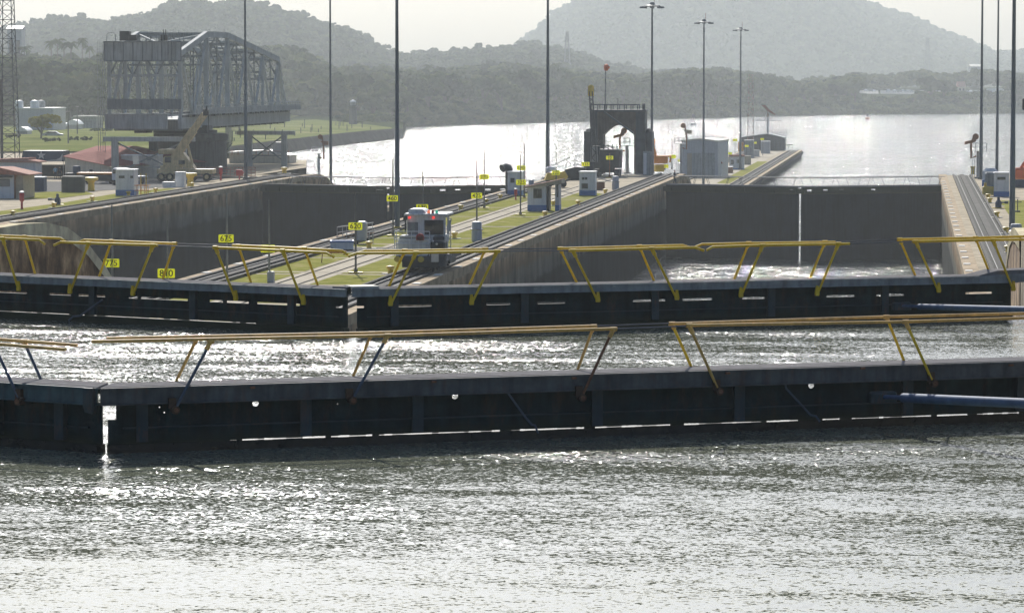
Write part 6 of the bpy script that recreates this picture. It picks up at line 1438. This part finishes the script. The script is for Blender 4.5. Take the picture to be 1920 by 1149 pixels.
b = MB(); b.slab([(-5.5, 0), (4.5, 0), (4.5, 1.7), (-5.5, 2.2)], 'y', 0, 6); b.build('hull', 'cream', t); b = MB(); b.slab([(-5.8, 2.2), (-5.6, 2.5), (0.5, 2.9), (2, 2.4), (4.6, 1.75)], 'y', -0.1, 6.1); b.build('deck', 'white_paint', t); b = MB(); b.box(1.5, 3.2, 1, 3, 2.0, 4.6); b.build('wheelhouse', 'grey_paint', t); b = MB(); [b.tube([(x, -0.15, 1.7), (x, -0.15, 2.8)], 0.05, 4) for x in (-5, -4, -3, -2, -1, 0, 1, 3.6, 4.4)]; b.tube([(-5.5, -0.15, 2.8), (4.5, -0.15, 2.6)], 0.05, 4); b.build('guard_rail', 'roof_pink', t)
dup(bo0, P(533, 326), 0, 'yellow bollard at the foot of the right bridge support', 'short yellow bollards', 1.6)
# lamp posts on the field
for px, yb, yt_, lb in ((128, 270, 206, 'slim lamp post on the grass, left one of two'), (145, 247, 197, 'slim lamp post on the grass, farther right one of two')):
    d = 700 if px == 128 else 860; q = PD(px, yb, d); s = d / F; gz = hland(px, d); q.z = gz + 0.3; H = (EYE.z + (144 - yt_) * s) - q.z
    t = thing('lamp_post', lb, 'lamp post', q, 0, 'lamp posts on the field'); b = MB(); b.tube([(0, 0, -0.5), (0, 0, H)], [0.16, 0.09], 6); b.build('pole', 'pole_grey', t); b = MB(); b.cbox((0, 0, H), (0.8, 0.3, 0.2), 0, 0.04); b.build('lamp_head', 'pole_pale', t)
# tall slender lattice derrick at the left edge
lattice('lattice_crane', 'tall dark lattice crane tower cut by the left edge of the picture', 'crane', P(16, 322), 40, 1.35, 0.45, 30, 'machine_dark', 0.065)
o = MB().tube([(0, 0, 0), (0, 0, 13)], 0.2, 8).build('utility_pole', 'pole_grey', None, loc=P(4, 335)); tag(o, 'dark utility pole at the left edge in front of the lattice crane', 'pole')
# white warehouse and cars on the left
q = place(68, 960); q.z = hland(68, 960)
t = thing('warehouse', 'pale grey warehouse with rooftop tanks behind the yellow-leaved tree', 'warehouse', q, 0); s = 960 / F
b = MB(); b.box(-36 * s, 36 * s, 0, 14, -1, EYE.z - q.z - 57 * s); b.build('wall', 'grey_paint', t); hh = EYE.z - q.z - 57 * s
b = MB(); b.box(-37 * s, 37 * s, -0.2, 14.2, hh, hh + 0.3); b.build('roof', 'white_paint', t)
for x in (-34, -4, 2): b = MB(); b.lathe([(1.3, 0), (1.3, 1.6), (0.9, 2.0), (0.2, 2.1)], (x * s, 2.5 if x < 0 else 6, hh + 0.3), 12); b.build('roof_tank', 'white_paint' if x != 2 else 'gate_fascia', t)
q = place(150, 1010); q.z = hland(150, 1010); s = 1010 / F
t = thing('low_building', 'low dark building with a pale roof line right of the warehouse', 'building', q); b = MB(); b.box(-14 * s, 34 * s, 0, 8, -1, 3.6); b.build('wall', 'gate_fascia', t); b = MB(); b.box(-8 * s, 36 * s, -1, 8.5, 3.6, 4.0); b.build('roof', 'pad_pale', t)
# swooping white vehicles
def car(name, p, rz, m_, label, cat='car', group=None, L=4.4, W=1.8, sc=1):
    t = thing(name, label, cat, p, rz, group); b = MB(); b.slab([(-L / 2, 0.35), (L / 2, 0.35), (L / 2, 0.75), (L * 0.3, 0.9), (L * 0.16, 1.4), (-L * 0.22, 1.42), (-L * 0.38, 0.95), (-L / 2, 0.9)], 'y', -W / 2, W / 2); b.build('body', m_, t)
    b = MB(); b.slab([(L * 0.25, 0.92), (L * 0.14, 1.34), (-L * 0.2, 1.36), (-L * 0.33, 0.96)], 'y', -W / 2 - 0.01, W / 2 + 0.01); b.build('window', 'glass', t)
    for x in (-L * 0.3, L * 0.3):
        for y in (-W / 2, W / 2 - 0.2): b = MB(); b.tube([(x, y, 0.32), (x, y + 0.2, 0.32)], 0.32, 10); b.build('wheel', 'tyre', t)
    t.scale = (sc,) * 3; return t
c0 = car('parked_car', (0, 0, 0), 0, 'car_white', 'x', group='cars parked across the lake')
c1 = car('parked_car', (0, 0, 0), 0, 'car_silver', 'x', group='cars parked across the lake')
cars = [(1622, 0), (1630, 1), (1636, 0), (1662, 0), (1676, 0), (1684, 1), (1690, 0), (1697, 0), (1704, 0), (1752, 1), (1758, 0), (1808, 1), (1818, 0), (1826, 0), (1834, 0), (1845, 0), (1852, 1)]
for i, (px, k) in enumerate(cars):
    d = 2290 - (i % 3) * 6; q = place(px, d); q.z = hland(px, d) + 2.4; src = (c0, c1)[k]; lb = 'pale car glinting in the row parked on the far shore, right'
    if (k == 0 and i == 0) or (k == 1 and i == 1): src.location = q; src.rotation_euler = (0, 0, 1.2 + i * 0.3); src['label'] = lb
    else: dup(src, q, 1.1 + 0.25 * (i % 4), lb, 'cars parked across the lake')
def awning(px, d, w_, h_, label):
    q = place(px, d); q.z = hland(px, d); s = d / F; t = thing('marquee', label, 'tent', q, 0, None); W = w_ * s; H = h_ * s
    b = MB(); b.slab([(-W / 2, H * 0.55)] + [(-W / 2 + W * k / 10, H * (0.6 + 0.4 * math.sin(PI * k / 10))) for k in range(1, 10)] + [(W / 2, H * 0.55), (W * 0.4, H * 0.5), (-W * 0.4, H * 0.5)], 'y', 0, 6); b.build('roof', 'white_paint', t)
    b = MB(); b.box(-W * 0.44, W * 0.44, 1, 5.5, -0.5, H * 0.5); b.build('wall', 'grey_paint', t)
    return t
awning(139, 985, 24, 20, 'large white round-topped tent beyond the grass, right of the warehouse'); awning(122, 985, 16, 14, 'lower white tent joined to the left of the large round-topped one')
awning(42, 860, 24, 16, 'white tent half hidden by the yellow-leaved tree')
car('parked_car', place(102, 830) + Vector((0, 0, hland(102, 830))), 0.1, 'car_silver', 'dark silver car parked on the grass right of the yellow-leaved tree', L=5)
# houses across the lake
def house(px, d, w_px, y_eave, y_top, wall, roof, label, dp=12):
    q = place(px, d); gz = hland(px, d); q.z = gz; s = d / F; W = w_px * s; e = EYE.z + (144 - y_eave) * s - gz; r_ = EYE.z + (144 - y_top) * s - gz
    t = thing('far_building', label, 'building', q, PSI); b = MB(); b.box(-W / 2, W / 2, 0, dp, -3, e); b.build('wall', wall, t)
    b = MB(); b.slab([(-0.8, e - 0.1), (dp + 0.8, e - 0.1), (dp * 0.5, r_)], 'x', -W / 2 - 0.5, W / 2 + 0.5); b.build('roof', roof, t)
    n = max(2, int(W / 4))
    for k in range(min(n, 10)): x = -W / 2 + W * (k + 0.5) / min(n, 10); b = MB(); b.box(x - 0.8, x + 0.8, -0.06, -0.01, e * 0.4, e * 0.75); b.build('window', 'dark', t)
    return t
house(1626, 2330, 36, 175, 167, 'grey_paint', 'pad_pale', 'long low pale-roofed building across the lake, left half before a gap in the trees')
house(1690, 2330, 78, 177, 167, 'grey_paint', 'pad_pale', 'long low pale-roofed building across the lake, longest one by the parked cars')
house(1754, 2340, 24, 171, 157, 'cream', 'roof_pink', 'house with a bright pinkish hipped roof across the lake')
house(1800, 2370, 12, 160, 150, 'cream', 'roof_pink', 'small pink house across the lake, left of the three masts'); house(1885, 2350, 70, 176, 163, 'grey_paint', 'pad_pale', 'pale low building behind the masts at the far right shore')
house(1826, 2600, 20, 122, 118, 'grey_paint', 'pad_pale', 'pale building on the slope above the right shore'); house(32, 1490, 26, 52, 46, 'grey_paint', 'grey_paint', 'pale block on the hilltop beside the lattice crane')
# lighthouse
q = place(663, 1360); q.z = hland(663, 1360); s = 1360 / F
t = thing('lighthouse', 'small dark lighthouse with a pale domed lantern on the grassy spit', 'lighthouse', q); h = (EYE.z + (144 - 184) * s) - q.z
b = MB(); b.lathe([(1.7, -0.5), (1.6, h * 0.45), (1.45, h * 0.72), (1.9, h * 0.74), (1.9, h * 0.77)], n=12); b.build('tower', 'arch_steel', t, smooth=False); b = MB(); b.lathe([(1.15, h * 0.77), (1.15, h * 0.9)], n=10); b.build('lantern', 'gate_fascia', t); b = MB(); b.lathe([(1.4, h * 0.9), (1.0, h * 0.96), (0.2, h)], n=12); b.build('dome', 'white_paint', t)
# fence posts on the field
random.seed(8); fp0 = None
for i in range(34):
    px = random.uniform(495, 700) if i > 8 else random.uniform(435, 500); s0 = interp(SHORE, px) + 40; d = random.uniform(s0, min(s0 + 220, 1330)); q = place(px, d); q.z = hland(px, d)
    if fp0 is None:
        fp0 = MB().tube([(0, 0, 0), (0, 0, 2.6)], 0.14, 6).build('fence_post', 'dark'); fp0.location = q; tag(fp0, 'dark post standing in the grass of the lake-side field', 'post', 'posts in the lake-side field')
    else: o = fp0.copy(); COL.objects.link(o); o.location = q; o.scale = (1, 1, random.uniform(0.5, 1.3))
# ------------------------------------------------------------------ swing bridge parked beside the left chamber
XB0, XB1 = -106.7, -97.1       # left and right truss
YB0, YT1, YT2, YEND, YTIP = 447.0, 464.5, 479.0, 518.0, 529.0
ZB, ZD, ZTOP0, ZPK, ZEND = 6.4, 8.6, 16.4, 19.2, 16.0
p0 = Vector(((XB0 + XB1) / 2, 462, 5.6))
BT = thing('swing_bridge', 'grey steel truss swing bridge with a plate counterweight end, parked on a round pier', 'bridge', p0, 0)
off = tuple(p0)
def bb(b, name, m_, smooth=False): return b.build(name, m_, BT, off=off, smooth=smooth)
def zt(y):
    return ZTOP0 + (ZPK - ZTOP0) * (y - YB0) / (YT1 - YB0) if y < YT1 else (ZPK if y < YT2 else ZPK + (ZEND - ZPK) * (y - YT2) / (YEND - YT2))
NODES = [YB0 + 0.4, YT1, YT2, 492.5, 505.5, YEND]
for X_ in (XB0, XB1):
    b = MB()
    for a, c_ in ((YB0, YT1), (YT1, YT2), (YT2, YEND)): b.bar((X_, a, zt(a)), (X_, c_, zt(c_)), 0.55, 0.8)
    bb(b, 'top_chord', 'bridge_grey')
    b = MB(); b.box(X_ - 0.25, X_ + 0.25, YB0, YTIP - 2, ZB, ZB + 1.5); bb(b, 'bottom_chord', 'bridge_grey')
    for k, y in enumerate(NODES):
        b = MB(); w_ = 0.6 if k in (1, 2) else 0.42; b.bar((X_, y, ZB + 1.2), (X_, y, zt(y) - 0.2), w_, w_); bb(b, 'vertical', 'bridge_grey')
    for k, (a, c_) in enumerate(zip(NODES, NODES[1:])):
        m_ = (a + c_) / 2
        b = MB(); b.bar((X_, a, zt(a) - 0.4), (X_, m_, ZB + 1.4), 0.3, 0.34); b.bar((X_, c_, zt(c_) - 0.4), (X_, m_, ZB + 1.4), 0.3, 0.34); bb(b, 'diagonal', 'bridge_grey')
        b = MB(); b.bar((X_, m_, ZB + 1.4), (X_, m_, zt(m_) - 0.3), 0.16, 0.18); bb(b, 'hanger', 'bridge_dark')
    b = MB(); b.bar((X_, YEND, zt(YEND)), (X_, YEND + 5.5, ZD + 0.6), 0.5, 0.6); bb(b, 'end_post', 'bridge_grey')
# cross bracing between the trusses, top and sway frames
for k, y in enumerate(NODES + [456.5]):
    z = zt(y); b = MB(); b.bar((XB0, y, z), (XB1, y, z), 0.45, 0.45); b.bar((XB0, y, z - 3.0), (XB1, y, z - 3.0), 0.25, 0.25)
    n = 6
    for j in range(n):
        xa = XB0 + (XB1 - XB0) * j / n; xb = XB0 + (XB1 - XB0) * (j + 1) / n
        za, zb = (z, z - 3.0) if j % 2 else (z - 3.0, z); b.bar((xa, y, za), (xb, y, zb), 0.2)
    bb(b, 'sway_frame', 'bridge_dark')
b = MB()
for a, c_ in zip(NODES, NODES[1:]): b.bar((XB0, a, zt(a)), (XB1, c_, zt(c_)), 0.25); b.bar((XB1, a, zt(a)), (XB0, c_, zt(c_)), 0.25)
bb(b, 'top_bracing', 'bridge_grey')
# counterweight plates at the near end
b = MB(); b.box(XB0 - 0.5, XB1 + 0.35, YB0 - 0.35, YB0 - 0.05, 15.5, 17.9); bb(b, 'end_plate', 'bridge_grey')
b = MB(); n = 8
for k in range(n + 1): x = XB0 - 0.5 + (XB1 + 0.35 - XB0 + 0.5) * k / n; b.box(x - 0.06, x + 0.06, YB0 - 0.50, YB0 - 0.352, 15.5, 17.9)
for x in (XB1 - 1.4, XB1 - 0.9, XB1 - 0.45): b.box(x - 0.05, x + 0.05, YB0 - 0.48, YB0 - 0.352, 15.5, 17.9)
b.box(XB0 - 0.55, XB1 + 0.4, YB0 - 0.55, YB0 + 0.1, 17.9, 18.05); b.box(XB0 - 0.55, XB1 + 0.4, YB0 - 0.55, YB0 + 0.1, 15.35, 15.5); bb(b, 'stiffener', 'bridge_dark')
b = MB(); b.box(XB0 - 0.5, XB1 - 1.6, YB0 - 0.3, YB0 - 0.05, 6.4, 8.3); [b.box(XB0 - 0.45 + k * 1.02, XB0 - 0.33 + k * 1.02, YB0 - 0.42, YB0 - 0.302, 6.4, 8.3) for k in range(9)]; b.box(XB0 - 0.5, XB1 - 1.6, YB0 - 0.5, YB0 + 1.5, 8.3, 8.45); bb(b, 'end_girder', 'bridge_grey')
b = MB()
for k in range(11):   # near portal: fan of columns under the plate
    pass
for xa, xb in ((-106.3, -104.9), (-104.4, -104.4), (-100.4, -101.6)):
    b.bar((xb, YB0 + 0.2, 15.4), (xa, YB0 + 0.2, 9.0), 0.36, 0.36)
b.bar((XB0, YB0 + 0.2, 13.5), (XB1, YB0 + 0.2, 13.5), 0.3)
bb(b, 'portal_frame', 'bridge_grey')
# deck, walkways and handrails
b = MB(); b.box(XB0 + 0.3, XB1 - 0.3, YB0 + 1.6, YTIP, ZB + 0.9, ZB + 1.25); bb(b, 'deck', 'bridge_dark')
b = MB(); b.box(XB1 + 0.26, XB1 + 1.6, YB0 + 4, YTIP, 8.25, 8.4)
for k in range(19): y = YB0 + 5 + k * 4; b.box(XB1 + 0.26, XB1 + 0.55, y, y + 0.45, ZB + 1.5, 8.2)
bb(b, 'walkway', 'bridge_grey'); b = MB(); b.box(XB1 + 0.05, XB1 + 0.2, YB0 + 0.5, YTIP - 2, ZB + 1.51, 8.25); b.box(XB0 - 0.2, XB0 - 0.05, YB0 + 0.5, YTIP - 2, ZB + 1.51, 8.25); bb(b, 'web_plate', 'machine_dark')
b = MB()
for zz in (8.75, 9.1, 9.5): b.bar((XB1 + 1.55, YB0 + 4, zz), (XB1 + 1.55, YTIP, zz), 0.09)
for k in range(41): y = YB0 + 4 + k * 1.9; b.bar((XB1 + 1.55, y, 8.3), (XB1 + 1.55, y, 9.5), 0.10)
for zz in (8.9, 9.5): b.bar((XB0, YTIP, zz), (XB1 + 1.55, YTIP, zz), 0.1)
b.box(XB1 + 1.5, XB1 + 1.54, YB0 + 4, YTIP, 8.35, 9.0)
bb(b, 'handrail', 'bridge_grey')
b = MB(); b.box(XB0 - 0.2, XB1 + 0.3, YB0 - 0.25, YB0 - 0.2, 9.0, 10.4); bb(b, 'end_screen', 'bridge_dark')
b = MB(); [b.box(XB0 + 0.3, XB1 - 0.3, y, y + 0.5, ZB - 0.3, ZB + 0.9) for y in range(450, 526, 5)]; bb(b, 'floor_beam', 'bridge_dark')
# machinery and turntable under the pivot
b = MB(); b.lathe([(4.4, 5.62), (4.4, 6.0), (3.6, 6.1), (3.6, 6.4)], (-99.8, 463, 0), 28); b.cbox((-97.0, 462, 6.1), (1.8, 3.5, 1.2), 0, 0.1); b.cbox((-105.0, 460, 6.1), (1.8, 3.5, 0.9), 0, 0.1); bb(b, 'turntable', 'machine_dark')
b = MB(); b.cbox((-104.5, YB0 + 0.4, 18.75), (1.3, 1.2, 1.3), 0, 0.05); b.cbox((-103.4, YB0 + 0.4, 18.5), (1.0, 1.0, 0.8), 0, 0.05); bb(b, 'roof_machine', 'dark')
b = MB(); b.cbox((-99.2, YB0 + 0.6, 18.5), (0.9, 0.9, 0.8), 0, 0.05); [b.tube([(x, YB0 + 0.6, 18.8), (x, YB0 + 0.6, 19.6)], 0.06, 5) for x in (-99.35, -99.05)]; bb(b, 'roof_machine', 'dark')
b = MB(); b.tube([(-106.9, YB0 - .1, 18.0), (-106.9, YB0 - .1, 18.9), (-106.6, YB0 - .1, 19.2), (-105.9, YB0 - .1, 19.2), (-105.7, YB0 - .1, 18.9), (-105.7, YB0 - .1, 18)], 0.06, 5)
[b.tube([(x, YB0 + 0.1, 18), (x, YB0 + 0.1, 19.1)], 0.04, 4) for x in (-101, -100.2, -99.3, -98.6, -97, -96.5)]; bb(b, 'roof_rail', 'bridge_dark')
b = MB(); [b.tube([(-107.3 - 0.32 * k, YB0 + 0.3, 0.3), (-107.3 - 0.32 * k, YB0 + 0.3, 18.0)], 0.035, 4) for k in range(4)]; [b.tube([(-107.3, YB0 + 0.3, 1 + k * 1.2), (-108.26, YB0 + 0.3, 1 + k * 1.2)], 0.03, 4) for k in range(14)]; bb(b, 'access_ladder', 'bridge_dark')
# pivot pier
t = thing('pivot_pier', 'round grey concrete pier carrying the swing bridge', 'pier', (-99.0, 463, 0), 0)
b = MB(); b.lathe([(5.0, 0), (4.9, 4.6), (5.15, 4.65), (5.15, 5.55), (4.6, 5.6)], n=36); b.build('drum', 'pier_concrete', t, smooth=True)
b = MB(); b.box(-4.6, -3.6, -5.9, -4.8, 0, 5.2); b.build('rib', 'pier_concrete', t)
b = MB(); b.tube([(5.2, -1, 4.2), (6.0, -1, 4.5), (6.0, -1, 5.9)], 0.08, 5); b.tube([(5.2, -1, 3.2), (6.0, -1, 4.3)], 0.08, 5); b.build('stair_bracket', 'bridge_dark', t)
# supports
def support(p, w_, zt_, label, ov0, ov1):
    t = thing('bridge_support', label, 'support frame', p); b = MB(); b.box(-ov0, w_ + ov1, -0.4, 0.4, zt_ - 0.6, zt_); b.build('beam', 'bridge_grey', t)
    for x in (0, w_): b = MB(); b.box(x - 0.4, x + 0.4, -0.35, 0.35, 0, zt_ - 0.6); b.build('leg', 'bridge_grey', t)
    b = MB(); b.bar((0.3, 0, zt_ - 0.8), (w_ - 0.3, 0, zt_ * 0.18), 0.2); b.bar((w_ - 0.3, 0, zt_ - 0.8), (0.3, 0, zt_ * 0.18), 0.2); b.bar((0, 0, zt_ * 0.3), (w_, 0, zt_ * 0.3), 0.12); b.cbox((w_ / 2, -0.12, zt_ * 0.5), (0.5, 0.1, 0.5)); b.build('brace', 'bridge_dark', t)
    return t
support(P(216, 338), 9.0, 5.6, 'steel frame with crossed braces under the counterweight end of the bridge', 1.5, 1.5)
q = P(468, 312); support(q, (534 - 468) * dep(q) / F, 5.3, 'steel frame with crossed braces standing by the water under the far end of the bridge', 1.9, 1.6)

# ------------------------------------------------------------------ haze
b = MB(); b.box(-4200, 4200, -70, 6300, -19, 250)
me = bpy.data.materials.new('haze'); me.use_nodes = True; n = me.node_tree; n.nodes.clear()
out = n.nodes.new('ShaderNodeOutputMaterial'); v = n.nodes.new('ShaderNodeVolumePrincipled'); v.inputs['Color'].default_value = (0.89, 0.955, 0.98, 1); v.inputs['Density'].default_value = HAZE_DENSITY; v.inputs['Anisotropy'].default_value = 0.3
n.links.new(v.outputs[0], out.inputs['Volume']); MATS['haze'] = me
kind(b.build('haze', 'haze'), 'stuff')
